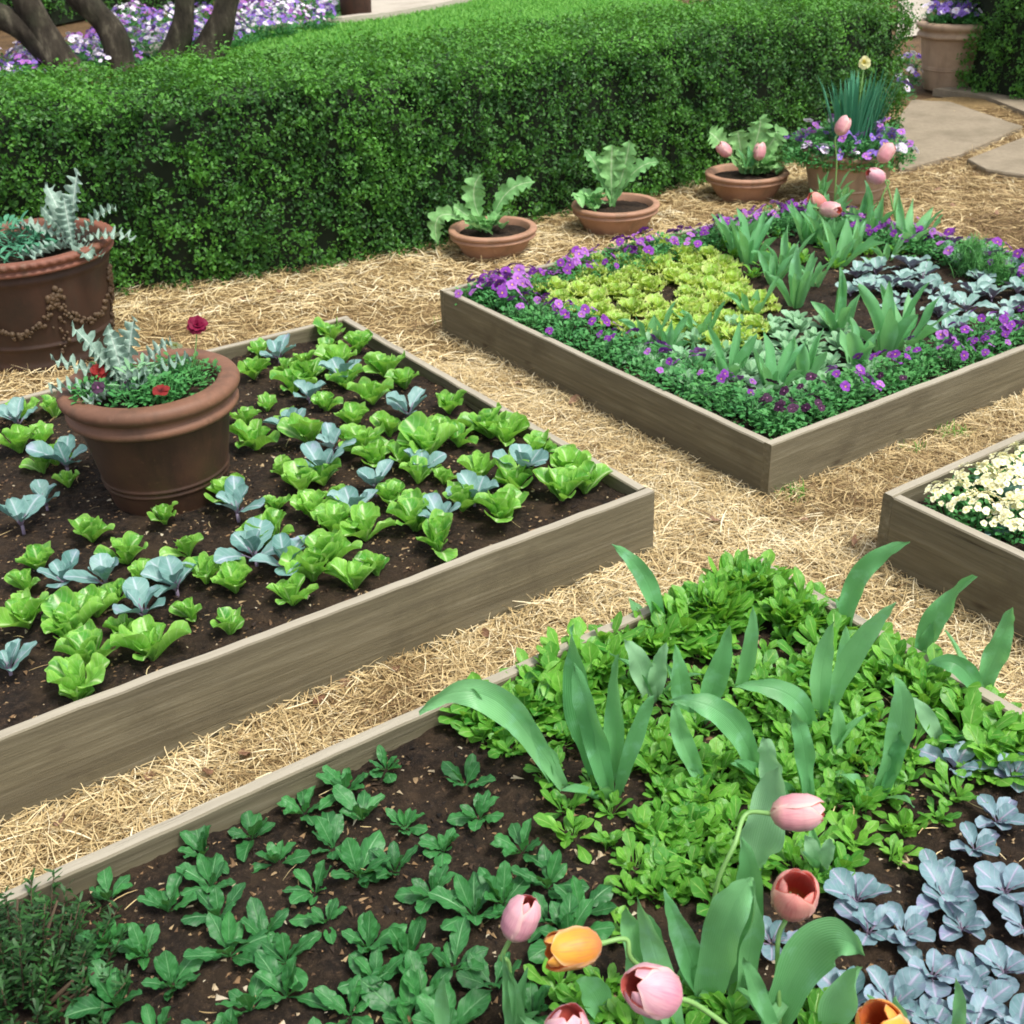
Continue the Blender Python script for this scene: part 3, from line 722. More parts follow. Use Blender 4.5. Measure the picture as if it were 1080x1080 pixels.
def rowlabels(pts, key, desc, nrows, tail, uaxis=None, vaxis=None):
    """an own label for each by its row (counted from one board) and its order in that row"""
    B = BEDS[key]; it = []
    for i, p in enumerate(pts):
        q = flat(p)-B['c']; it.append((q.dot(B['v' if vaxis is None else vaxis]), q.dot(RT), i))
    it.sort(); mn, mx = it[0][0], it[-1][0]+1e-6; rows = [[] for _ in range(nrows)]
    for d, x, i in it: rows[int((d-mn)/(mx-mn)*nrows)].append((x, i))
    rows = [r for r in rows if r]; out = [None]*len(pts)
    for k, r in enumerate(rows):
        r.sort()
        for j, (x, i) in enumerate(r): out[i] = f"{desc}, {ordn(j)} from left, {ordn(k)} row {tail}"
    return out
def at(key, x, y, h=.035):
    p = unp(x, y, BEDS[key]['zs']+h); p.z = soilz(key, p.x, p.y)-.002; return p
def clampbed(key, p, mrg=.06):
    B = BEDS[key]; q = flat(p)-B['c']; a = min(max(q.dot(B['u']), TH+mrg), B['lu']-TH-mrg); b = min(max(q.dot(B['v']), TH+mrg), B['lv']-TH-mrg)
    r = B['c']+B['u']*a+B['v']*b; r.z = soilz(key, r.x, r.y)-.002; return r

# bed L: lettuces and blue cabbages
LT = [(13, 420), (55, 430), (43, 462), (43, 487), (70, 503), (57, 480), (267, 365), (267, 392), (337, 343), (345, 367), (357, 383), (308, 403), (280, 420), (343, 423),
      (327, 463), (258, 440), (268, 463), (297, 493), (350, 520), (330, 540), (173, 545), (133, 585), (197, 575), (120, 625), (240, 525), (283, 563), (247, 612), (307, 629),
      (240, 655), (345, 572), (349, 590), (27, 650), (77, 655), (69, 664), (94, 690), (83, 722), (83, 738), (159, 683), (377, 366), (407, 390), (427, 403),
      (393, 420), (373, 443), (383, 467), (473, 427), (500, 442), (483, 462), (533, 460), (450, 473), (467, 500), (507, 497), (573, 473), (607, 492), (617, 512), (593, 522),
      (527, 540), (487, 530), (440, 527), (463, 572), (437, 547), (397, 597), (373, 612), (352, 556), (300, 385), (325, 395), (410, 450), (440, 500), (410, 520), (303, 440), (365, 400), (322, 378), (395, 480), (425, 480), (545, 510), (560, 480), (517, 450), (340, 500), (385, 560), (330, 605), (460, 455), (200, 640), (100, 640), (290, 530), (318, 510), (40, 590), (215, 600), (150, 600), (25, 610), (130, 660), (20, 470), (95, 560)]
LP = [clampbed('L', at('L', x, y)) for x, y in LT]
for p, lab in zip(LP, rowlabels(LP, 'L', 'bright green lettuce', 10, 'behind the long front board')):
    plant('lettuce', random.choice(V_LET), p, random.choice([U(.6, .85), U(.85, 1.15), U(.95, 1.25)]), lab, 'lettuce', 'lettuces in the left raised bed')
CB = [(293, 372), (17, 440), (68, 482), (20, 545), (66, 607), (250, 538), (183, 608), (300, 592), (305, 445), (340, 492), (150, 640), (6, 695), (360, 393), (430, 432),
      (553, 493), (372, 532), (445, 488), (268, 580), (350, 470), (395, 505), (500, 520), (325, 410), (465, 545), (110, 610), (45, 520)]
CP = [clampbed('L', at('L', x, y, .05)) for x, y in CB]
for p, lab in zip(CP, rowlabels(CP, 'L', 'blue grey young cabbage', 6, 'behind the front board among lettuces')):
    plant('young_cabbage', random.choice(V_BLUE), p, U(1.05, 1.45), lab, 'cabbage', 'blue cabbages in the left raised bed')

# bed F: spinach, violet cabbages, salad
SP = [(400, 795), (490, 818), (380, 850), (313, 835), (425, 858), (467, 885), (550, 888), (377, 915), (457, 936), (290, 897), (343, 965), (387, 992), (530, 945), (477, 1012),
      (367, 1057), (577, 925), (613, 955), (300, 1005), (520, 1030), (204, 878), (175, 952), (277, 984), (179, 1034), (261, 1055), (105, 924), (430, 1065), (600, 985), (160, 1085), (330, 1100),
      (240, 1095), (220, 925), (110, 985), (470, 1075), (560, 1060), (120, 1050), (345, 800), (250, 850), (350, 880), (415, 910), (240, 1000), (430, 1000), (500, 960), (330, 930), (230, 960), (300, 1040), (395, 1025), (505, 850), (580, 965), (150, 1000), (445, 1040)]
SPp = [clampbed('F', at('F', x, y, .03), .05) for x, y in SP]
for p, lab in zip(SPp, rowlabels(SPp, 'F', 'dark green spinach plant', 9, 'in from the path board')):
    plant('spinach_plant', random.choice(V_SPI), p, U(.72, 1.0), lab, 'spinach', 'spinach in the front raised bed')
VC = [(905, 940), (990, 905), (917, 975), (1019, 962), (1064, 925), (986, 1015), (1027, 1020), (1064, 1007), (945, 1048), (1055, 852), (1072, 806), (900, 1045), (815, 982),
      (1078, 1068), (1031, 1072), (1031, 880), (955, 975), (1010, 797), (985, 1075), (1085, 960), (1000, 935), (1040, 1045)]
VP = [at('F', x, y, .045) for x, y in VC]
for p, lab in zip(VP, rowlabels(VP, 'F', 'lavender grey cabbage', 6, 'from the straw path in the front bed')):
    plant('young_cabbage', random.choice(V_VIO), p, U(.66, .92), lab, 'cabbage', 'lavender cabbages in the front raised bed')
SALPOLY = [V3((x, y, 0)) for x, y in [(470, 735), (560, 678), (640, 655), (700, 636), (820, 596), (900, 622), (975, 660), (1050, 730), (1095, 750), (1095, 790), (1040, 800), (985, 862), (930, 905), (860, 915), (800, 905), (760, 950),
                                      (730, 930), (690, 945), (640, 930), (610, 880), (585, 830), (520, 780)]]
sal = []
for x, y in [(700, 1062), (735, 1050), (770, 1070), (650, 1070), (640, 1040), (665, 1090), (720, 1085), (600, 870), (590, 1035), (655, 980), (610, 1060), (870, 1090), (860, 1060), (900, 880)]: sal.append(at('F', x, y, .03))
tries = 0
while len(sal) < 258 and tries < 60000:
    tries += 1; x = U(450, 1095); y = U(590, 960)
    if not inpoly(x, y, SALPOLY): continue
    p = at('F', x, y, .03); q = flat(p)-BEDS['F']['c']
    if q.dot(BEDS['F']['v']) < -.03 or q.dot(BEDS['F']['u']) < -.03: continue
    if min(q.dot(BEDS['F']['v']), q.dot(BEDS['F']['u'])) < TH+.015: p = clampbed('F', p, .015)
    if any((flat(p)-flat(o)).length < .038+.035*(lowf(p.x, p.y, 4, 3) > .1) for o in sal): continue
    sal.append(p)
for p in sal:
    plant('salad_plant', random.choice(V_SAL), p, U(.7, 1.12)*(1.5 if min(flat(p-BEDS['F']['c']).dot(BEDS['F']['v']), flat(p-BEDS['F']['c']).dot(BEDS['F']['u'])) < .16 else 1), 'small bright green salad plant in the thick patch among the tulip leaves', 'salad plant', 'salad seedlings in the front raised bed')

def tall_salad(i):
    mb = MB(); n = random.randint(34, 46); a0 = U(0, 6)
    for j in range(n):
        f = j/n; az = a0+j*2.4+U(-.4, .4); L = U(.06, .13)
        leaf(mb, (U(-.03, .03), U(-.03, .03), .0), az, L, L*U(.17, .28), R(U(48, 84)), R(U(10, 70)), cup=U(-.2, .35), ruff=.05, rn=3, prof=SAL, nL=9, nS=4, tw=U(-.6, .6), curl=.5)
    return {'self': mb.mesh('salad_plant', M['salad'])}
V_TALL = variants(tall_salad, 6)
FB = BEDS['F']
for k_ in range(38):
    a = abs(random.gauss(0, .26)) if k_ < 26 else U(0, .6); b = U(TH+.015, TH+.10)
    q = FB['c']+(FB['u']*(TH+.02+a)+FB['v']*b if k_ % 2 else FB['v']*(TH+.02+a)+FB['u']*b); q.z = soilz('F', q.x, q.y)
    plant('salad_plant', random.choice(V_TALL), q, U(.6, 1.0), 'taller salad plant leaning over the boards at the far corner of the front bed', 'salad plant', 'tall salad plants at the front bed corner')
# explicit tulips of the front bed
def tulip_flower(parent, center, axis, L, Rr, mat, inner, openn=.0, rz=0.0, nm='flower'):
    """six petals round a cup: three outer, three inner"""
    mb = MB(); mi = MB(); q = axis.normalized().to_track_quat('Z', 'X'); base = center-axis.normalized()*L*.5
    for layer in (0, 1):
        for j in range(3):
            th0 = rz+j*2*PI/3+layer*PI/3; nL, nS = 14, 10; vs = []; uv = []; jit = U(-.06, .1); lf_ = U(.93, 1.06)
            for i in range(nL+1):
                u = i/nL
                r = Rr*(interp([(0, .16), (.08, .58), (.22, .88), (.45, 1.0), (.7, .95), (.88, .74+openn*.8), (1, .4+openn*1.5)], u))*(.9 if layer else 1.05)
                wa = R(66)*interp([(0, .65), (.2, .98), (.5, 1.06), (.75, .95), (.88, .72), (.96, .4), (1, .1)], u)
                for k in range(nS+1):
                    s = k/nS*2-1; th = th0+s*wa
                    rr = r*(1-.07*s*s+.09*s**4+.03*math.sin(u*9+j*2+layer)*s*s+.02*(1-abs(s)))+jit*Rr*u*u
                    z = L*u*lf_
                    vs.append(base+q@V3((rr*math.cos(th), rr*math.sin(th), z))); uv.append((u, s*.5+.5))
            fs = [(i*(nS+1)+k, i*(nS+1)+k+1, (i+1)*(nS+1)+k+1, (i+1)*(nS+1)+k) for i in range(nL) for k in range(nS)]
            mb.add(vs, fs, uv, random.random())
            ctr = [base+q@V3((0, 0, L*min(1, (i//(nS+1))/nL))) for i in range(len(vs))]
            mi.add([v_+(c_-v_)*.07 for v_, c_ in zip(vs, ctr)], [tuple(reversed(f)) for f in fs], uv, random.random())
    f = mb.build(nm, M[mat], parent); t = mi.build('throat', M[inner], f)
    pm = MB()                                   # pistil and stamens
    tube(pm, [base+q@V3((0, 0, 0)), base+q@V3((0, 0, L*.35))], [.004, .0055], 6)
    for j in range(6):
        a = j*PI/3; tube(pm, [base+q@V3((.006*math.cos(a), .006*math.sin(a), .002)), base+q@V3((.012*math.cos(a), .012*math.sin(a), L*.36))], [.001, .002], 5)
    pm.build('pistil', M['pale_stem'], f)
    return f
ZS = BEDS['F']['zs']
def P3(p, base=None): 
    x, y, push = p if len(p) == 3 else (*p, 0); return near_axis(x, y, base, push)
def toCam(p): return (CAM-p).normalized()
def wpos(x, y, key='F'):
    p = unp(x, y, BEDS[key]['zs']); p.z -= .012; return p
def tulip_plant(base_px, leaves, label, flower=None, key='F', mat='tulip', stem=None, name='tulip'):
    b = wpos(*base_px, key); r = empty(name, b, label=label, cat='tulip', group='tulips in the front raised bed' if key == 'F' else 'tulips in the far raised bed')
    mb = MB(); pale = MB()
    for lf in leaves:
        b0 = wpos(*lf[0], key); mid = near_axis(lf[1][0], lf[1][1], b0, lf[1][2] if len(lf[1]) > 2 else 0); tip = near_axis(lf[2][0], lf[2][1], b0, lf[2][2] if len(lf[2]) > 2 else 0)
        W = lf[3]; tw = lf[4] if len(lf) > 4 else U(-.5, .5); tgt = pale if (len(lf) > 5 and lf[5]) else mb
        n = (toCam(mid)+V3((U(-.35, .35), U(-.2, .2), U(0, .4)))).normalized()
        leaf3(tgt, b0-b, mid-b, tip-b, W*1.02, n, cup=U(.15, .7), tw=tw*1.5+U(-.3, .3), wave=U(.1, .22), wn=U(1.2, 2.6), nL=26, nS=10)
    for k_ in range(2 if key == 'F' and len(leaves) > 1 else 1):
        leaf(mb, (U(-.015, .015), U(-.015, .015), 0), U(0, 6.28), U(.09, .17), U(.022, .036), R(U(50, 80)), R(U(0, 60)), cup=U(.3, .8), ruff=U(.05, .15), rn=1.6, prof=TUL, nL=14, nS=6, tw=U(-.9, .9))
    mb.build('foliage', M[mat], r)
    if pale.v: link('foliage', pale.mesh('foliage', M['tulip_pale']), r)
    if flower:
        (fx, fy, fz), axis, L, Rr, fm, inn, op = flower; c = unp(fx, fy, fz); ax = V3(axis).normalized()
        st = MB(); e = c-ax*L*.5
        mids = [unp(x, y, z)-b for x, y, z in (stem or [])]
        s0 = (wpos(*stem_base, key) if (stem_base := (base_px)) else b)-b
        pts = curve_pts([s0]+mids+[e-b-ax*.04, e-b+ax*.003], 8)
        tube(st, pts, [.0039]*(len(pts)-3)+[.0039, .0044, .0058], 8); st.build('stem', M['stem'], r)
        f = tulip_flower(r, c-b, ax, L, Rr, fm, inn, op, U(0, 2))
    return r
RTv = RT; UPv = UP
def ax(r_, u_, t_): return RT*r_+UP*u_-FW*t_     # r right, u up in view, t towards the viewer
F1 = tulip_plant((762, 1040), [((762, 1045), (790, 960, .02), (782, 885), .05, .3), ((748, 1060), (762, 985, -.03), (792, 925), .07, .2), ((790, 925), (805, 870), (822, 805), .075, .1, 1),
     ((745, 1060), (728, 1010), (700, 940), .045, .5), ((775, 1070), (790, 1010, .03), (797, 930), .04, -.4)],
     'pale pink tulip lying sideways to the right on a bent stem', ((841, 857, .42), ax(.96, .1, .25), .088, .029, 'pink', 'inner_pink', .02), stem=[(752, 975, .24), (757, 930, .33), (775, 890, .39)])
F2 = tulip_plant((824, 1090), [((815, 1085), (860, 1000, .02), (912, 1008), .075, -.3), ((823, 1100), (800, 1050), (785, 1010), .03, .4), ((870, 1100), (888, 1055), (910, 1020), .05, .3)],
     'coral pink tulip standing upright with its cup open towards the sky', ((838, 945, .40), ax(.02, .72, .68), .08, .034, 'coral', 'inner_pink', .15), stem=[(820, 1000, .3)])
F3 = tulip_plant((790, 1110), [((715, 1100), (700, 1040), (672, 945), .045, .3), ((700, 1100), (680, 1050), (662, 1000), .04, -.3)],
     'pale pink tulip facing down to the left beside the orange one', ((689, 1045, .43), ax(-.78, .42, .45), .088, .034, 'rose', 'inner_pink', .0), stem=[(775, 1090, .3)])
F4 = tulip_plant((700, 1060), [((690, 1050), (672, 1000), (660, 955), .045, .4), ((700, 1055), (690, 1000), (683, 965), .035, -.3), ((640, 1080), (628, 1050), (608, 1035), .05, .2)],
     'orange yellow tulip lying sideways with its cup open to the left', ((604, 1000, .40), ax(-.95, -.05, .28), .09, .0285, 'orange', 'inner', .2), stem=[(685, 1030, .28), (665, 1010, .36)])
F5 = tulip_plant((536, 1090), [((535, 1100), (538, 1060), (530, 1005), .022, .2), ((550, 1100), (545, 1060), (535, 1020), .02, .2), ((470, 1100), (466, 1065), (468, 1030), .025, .2)],
     'rose pink closed tulip leaning over the spinach', ((549, 969, .40), ax(.36, .86, .3), .078, .0265, 'rose', 'inner_pink', -.05), stem=[(537, 1020, .3)])
F6 = tulip_plant((606, 1130), [((620, 1130), (622, 1100), (600, 1060), .04, .2)],
     'pink tulip cut off by the bottom edge of the photo', ((598, 1092, .40), ax(.1, .95, .2), .08, .032, 'rose', 'inner_pink', .02), stem=[(604, 1110, .3)])
F7 = tulip_plant((960, 1140), [((1000, 1130), (1012, 1080), (1008, 1030), .022, .2), ((960, 1130), (950, 1085), (945, 1050), .03, .2)],
     'orange and pink tulip cut off by the bottom edge at the right', ((933, 1088, .42), ax(-.5, .75, .4), .08, .032, 'orange', 'inner', .12), stem=[(955, 1120, .33)])
LP_ = [
 ((590, 830), [((588, 828), (520, 738, -.02), (442, 752), .062, .3), ((598, 830), (545, 760), (497, 726), .05, -.2)], 'tulip leaves arching left over the bare soil'),
 ((690, 662), [((694, 668), (683, 615), (645, 574), .046, .6)], 'single tall tulip leaf curling over at the straw path'),
 ((640, 840), [((645, 838), (625, 770), (605, 700), .052, .1), ((632, 828), (612, 745), (603, 660), .055, .5), ((650, 838), (672, 770), (690, 735), .035, -.3), ((625, 800), (608, 770), (600, 745), .03, .2), ((655, 830), (648, 760), (652, 690), .04, .4)], 'tallest broad tulip leaves in a tight upright sheaf'),
 ((688, 735), [((686, 740), (676, 705), (660, 675), .052, 0, 1), ((690, 740), (694, 710), (702, 678), .04, .3, 1)], 'pale grey green tulip leaves opening like a fan'),
 ((730, 760), [((722, 765), (718, 725), (712, 680), .042, .2), ((738, 762), (755, 715), (770, 660), .05, -.2), ((775, 735), (790, 690), (794, 640), .035, .2)], 'three stout tulip leaves beside the pale fan'),
 ((795, 820), [((798, 818), (768, 758, -.02), (706, 738), .055, .3), ((745, 830), (720, 780), (712, 742), .04, .2)], 'tulip leaf bowed back over to the left in the greens'),
 ((860, 775), [((858, 778), (835, 735), (776, 724), .05, .2), ((868, 762), (866, 710), (880, 655), .045, .2), ((872, 755), (900, 690), (945, 636), .048, -.3), ((885, 720), (890, 690), (892, 660), .03, .2)], 'cluster of four tulip leaves spreading both ways in mid bed'),
 ((890, 665), [((896, 672), (905, 610), (960, 571), .05, -.5)], 'tulip leaf whose tip points at the right raised bed'),
 ((968, 700), [((970, 700), (985, 655), (1028, 607), .052, .5), ((965, 700), (975, 680), (985, 655), .03, .1)], 'wavy tulip leaf with a hooked tip above the straw'),
 ((1030, 730), [((1030, 735), (1050, 690), (1068, 640), .05, .1), ((1040, 748), (1015, 705), (978, 702), .045, .3)], 'blade shaped tulip leaf near the right edge with a dark one behind'),
 ((925, 835), [((922, 838), (950, 765), (943, 714), .05, .5), ((930, 840), (945, 800), (950, 770), .03, .2)], 'tall dark tulip leaf with a twist in the thick greens'),
 ((992, 790), [((995, 790), (980, 760), (960, 735), .035, .1, 1)], 'small pale tulip leaf leaning left in the thick greens'),
 ((850, 850), [((852, 850), (848, 790), (835, 748), .038, .2), ((815, 845), (812, 805), (805, 778), .045, .2, 1)], 'narrow pointed tulip leaf above the sideways pink tulip'),
 ((882, 800), [((882, 800), (884, 770), (882, 740), .03, .2)], 'short upright tulip leaf between two tall ones'),
 ((866, 925), [((864, 925), (858, 900), (850, 880), .03, .1, 1), ((866, 925), (872, 900), (878, 885), .026, .1, 1)], 'pair of short pale tulip leaves just above the coral tulip')]
for b, lv, lab in LP_: tulip_plant(b, lv, lab)

# bed T ---------------------------------------------------------------
TB = BEDS['T']
def tpt(a, b):     # a: along -dA from the near corner, b: along dB
    p = TB['c']+TB['v']*a+TB['u']*b; p.z = soilz('T', p.x, p.y)-.003; return p
VG = 'violas edging the far raised bed'
def vlab(c): return {'p': 'purple viola clump in the edging row of the far raised bed', 'm': 'mauve viola clump in the edging row of the far raised bed', 'd': 'near black viola clump at the near corner of the far raised bed',
                     'w': 'pale lilac viola clump in the edging row of the far raised bed'}[c]
CM = {'p': ['f_purple', 'f_purple', 'f_mauve'], 'm': ['f_mauve', 'f_mauve', 'f_purple'], 'd': ['f_dark'], 'w': ['f_white', 'f_violet']}
seq = []
a = .1
while a < 2.0:                                    # left-front edge, two staggered rows
    c = 'd' if a < .5 else random.choice('ppm' if a > .5 else 'pd')
    seq.append((a, .125, c, random.choice([0, 1, 2]) if a < 1.5 else 5)); seq.append((a+.05, .22, 'd' if a < .3 else random.choice('ppm'), 5 if a > .45 else 4)); a += .115
b = .2
while b < 2.2:                                    # near-right edge
    c = 'd' if b < .42 else ('p' if .5 < b < .62 or b > 1.0 else 'd')
    seq.append((.125, b, c, 9 if b < .42 else (6 if c == 'p' else 1))); seq.append((.2, b+.06, 'd' if b < .4 else 'p', 3 if b < .7 else 4)); b += .12
b = .1
while b < 2.2: seq.append((1.92, b, random.choice('ppmm'), random.choice([2, 5, 8]))); seq.append((1.81, b+.05, random.choice('pm'), 3)); b += .125
a = .3
while a < 1.9: seq.append((a, 2.2, random.choice('ppmm'), random.choice([3, 6, 9]))); seq.append((a+.05, 2.08, 'p', 3)); a += .12
for a, b, c, nf in seq: viola(tpt(a+U(-.02, .02), b+U(-.02, .02)), CM[c], nf, U(.9, 1.25), vlab(c), VG, fs=(1.35 if a > 1.6 or b > 1.9 else 1.15) if c != 'd' else .95)
def tgrid(poly_px, n, dmin, h=.05):
    out = []; P = [V3((x, y, 0)) for x, y in poly_px]; xs = [p.x for p in P]; ys = [p.y for p in P]; t = 0
    while len(out) < n and t < 30000:
        t += 1; x, y = U(min(xs), max(xs)), U(min(ys), max(ys))
        if not inpoly(x, y, P): continue
        p = at('T', x, y, h); q = flat(p)-TB['c']
        if not (.12 < q.dot(TB['u']) < 2.2 and .12 < q.dot(TB['v']) < 1.95): continue
        if all((flat(p)-flat(o)).length > dmin for o in out): out.append(p)
    return out
oak = tgrid([(525, 288), (570, 270), (640, 250), (700, 245), (770, 275), (795, 300), (815, 320), (790, 350), (740, 360), (700, 355), (650, 335), (590, 315)], 60, .1)
for p, lab in zip(oak, rowlabels(oak, 'T', 'chartreuse curly lettuce', 5, 'of the yellowish patch', vaxis='u')): plant('curly_lettuce', random.choice(V_OAK), p, U(.85, 1.15), lab, 'lettuce', 'chartreuse lettuces in the far raised bed')
mac = tgrid([(660, 365), (700, 345), (790, 335), (850, 325), (900, 345), (920, 375), (915, 400), (870, 420), (800, 430), (740, 412)], 60, .08)
for p in mac: plant('corn_salad', random.choice(V_MAC), p, U(.9, 1.2), 'grey green corn salad rosette in the patch in front of the chartreuse lettuces', 'corn salad', 'corn salad in the far raised bed')
mac2 = tgrid([(660, 250), (700, 225), (760, 205), (860, 200), (960, 250), (960, 275), (900, 270), (860, 285), (800, 290), (770, 262)], 24, .12)
for p in mac2: plant('corn_salad', random.choice(V_SAL), p, U(.8, 1.1), 'loose green salad plant behind the chartreuse lettuces', 'salad plant', 'salad plants at the back of the far bed')
SC = [(905, 284), (925, 279), (943, 292), (962, 275), (932, 300), (965, 300), (985, 297), (998, 262), (1012, 272), (1045, 268), (1030, 303), (1048, 306), (1070, 283), (1075, 300), (992, 322), (1012, 335), (938, 318), (915, 300), (1000, 345), (1062, 320), (1078, 315), (950, 310), (975, 285), (955, 288), (918, 292), (1000, 310), (1020, 318), (898, 300), (1035, 288), (1060, 335)]
SCp = [at('T', x, y, .05) for x, y in SC]
for p, lab in zip(SCp, rowlabels(SCp, 'T', 'silvery cabbage with purple undersides', 4, 'from the near board')): plant('young_cabbage', random.choice(V_SIL), p, U(.9, 1.2), lab, 'cabbage', 'silvery cabbages in the far raised bed')
for (x, y), s, lab in (((1022, 285), 1.0, 'taller feathery green fennel among the silvery cabbages'), ((1050, 292), .75, 'low feathery fennel beside the taller one')):
    p = at('T', x, y+6, .0); n = 110; cen = np.array([(random.gauss(0, .028), random.gauss(0, .028), abs(random.gauss(.055, .035))) for _ in range(n)])
    r = empty('fennel', p, 0, s, lab, 'fennel'); nn = 900
    P_ = np.array([(random.gauss(0, .028), random.gauss(0, .028), U(.02, .17)) for _ in range(nn)])
    o = strands('foliage', P_, rng.uniform(.04, .08, nn), rng.uniform(.0015, .003, nn), rng.uniform(0, 6.28, nn), rng.uniform(.2, 1.3, nn), rng.uniform(.2, 1, nn), .1, M['fern']); o.parent = r
TC = [((789, 278), 1.15), ((776, 268), .95), ((840, 322), 1.1), ((827, 287), .95), ((884, 280), 1.1), ((870, 262), .9), ((851, 258), 1.1), ((920, 252), 1.2), ((905, 240), .9), ((953, 264), 1.1), ((968, 262), .8),
      ((884, 352), 1.1), ((935, 372), 1.3), ((952, 368), 1.1), ((905, 388), 1.1), ((685, 364), .85), ((705, 372), .7), ((740, 357), .8), ((770, 400), .95), ((815, 415), .95), ((848, 405), .9), ((793, 335), .85), ((867, 205), .6), ((890, 212), .6), ((870, 240), .9), ((735, 390), .6), ((815, 300), .7), ((860, 300), .75), ((902, 268), .8), ((935, 275), .6)]
TLB = [wpos(x, y, 'T') for (x, y), s in TC]
for p, (q, s), lab in zip(TLB, TC, rowlabels(TLB, 'T', 'flowerless tulip clump', 6, 'from the near board, far bed')): plant('tulip_clump', random.choice(V_TUC), p, s*1.12, lab, 'tulip', 'tulips in the far raised bed')
def simple_tulip(x, y, z, base, axv, mat, label, L=.105, group='tulips in the far raised bed', Rr=.037):
    r = empty('tulip', base, label=label, cat='tulip', group=group); c = unp(x, y, z) if not isinstance(x, Vector) else x
    ah = axv.normalized(); e = c-ah*L*.5; st = MB(); midp = (base*.45+e*.55)+V3((0, 0, .02))
    pts = curve_pts([V3((0, 0, 0)), midp-base, e-base-ah*.03, e-base+ah*.003], 6); tube(st, pts, .004, 6); st.build('stem', M['stem'], r)
    tulip_flower(r, c-base, ah, L, Rr, mat, 'inner_pink', U(0, .08), U(0, 2)); mb = MB()
    for j in range(2): leaf(mb, (0, 0, 0), U(0, 6.28), U(.13, .2), .04, R(U(60, 80)), R(20), cup=.5, ruff=.08, rn=1.5, prof=TUL, nL=12, nS=6, tw=U(-.5, .5))
    mb.build('foliage', M['tulip'], r)
for (x, y, bx, by, axv, mat, lab) in [(862, 213, 866, 250, ax(-.8, .5, .3), 'coral', 'left tulip of the touching pink pair above the bare soil'), (875, 221, 880, 258, ax(.7, -.2, .5), 'pink', 'lower right tulip of the touching pink pair'),
     (924, 186, 926, 238, ax(-.9, .3, .3), 'rose', 'pale pink tulip nodding left in front of the daffodil pot'), (934, 162, 945, 232, ax(.5, .8, .2), 'pink', 'pink upright tulip at the right foot of the daffodil pot'),
     (889, 133, 880, 212, ax(.45, .85, .2), 'pink', 'pink tulip standing tallest in front of the daffodil pot')]:
    b = wpos(bx, by, 'T'); c = near_axis(x, y, b); simple_tulip(c, 0, 0, b, axv, mat, lab)

# bed R -----------------------------------------------------------------
RB = BEDS['R']
def rpt(a, b): p = RB['c']+RB['u']*a+RB['v']*b; p.z = soilz('R', p.x, p.y)-.003; return p
k = 0
for i in range(13):
    for j in range(3):
        p = rpt(.13+i*.12+U(-.02, .02), .13+j*.095+U(-.02, .02)+.0)
        viola(p, 'f_cream', 60, U(.9, 1.1), 'cream yellow viola clump crowding the corner of the right raised bed', 'cream violas in the right raised bed', fs=.66)
for (x, y), var, s, lab in [((1060, 520), V_BLUE, 1.15, 'blue green cabbage among the cream violas'), ((1058, 548), V_BLUE, .7, 'small dark green cabbage on the bare soil of the right bed'), ((1088, 505), V_BLUE, .9, 'blue green cabbage cut by the right edge behind another')]:
    plant('young_cabbage', random.choice(var), clampbed('R', at('R', x, y, .06)), s, lab, 'cabbage', 'cabbages in the right raised bed')
for (a, b) in [(.5, .45), (.75, .4), (.9, .5), (1.1, .6), (.65, .62)]: plant('spinach_plant', random.choice(V_SPI), rpt(a, b), .6, 'little green seedling on the soil of the right raised bed', 'seedling', 'seedlings in the right raised bed')

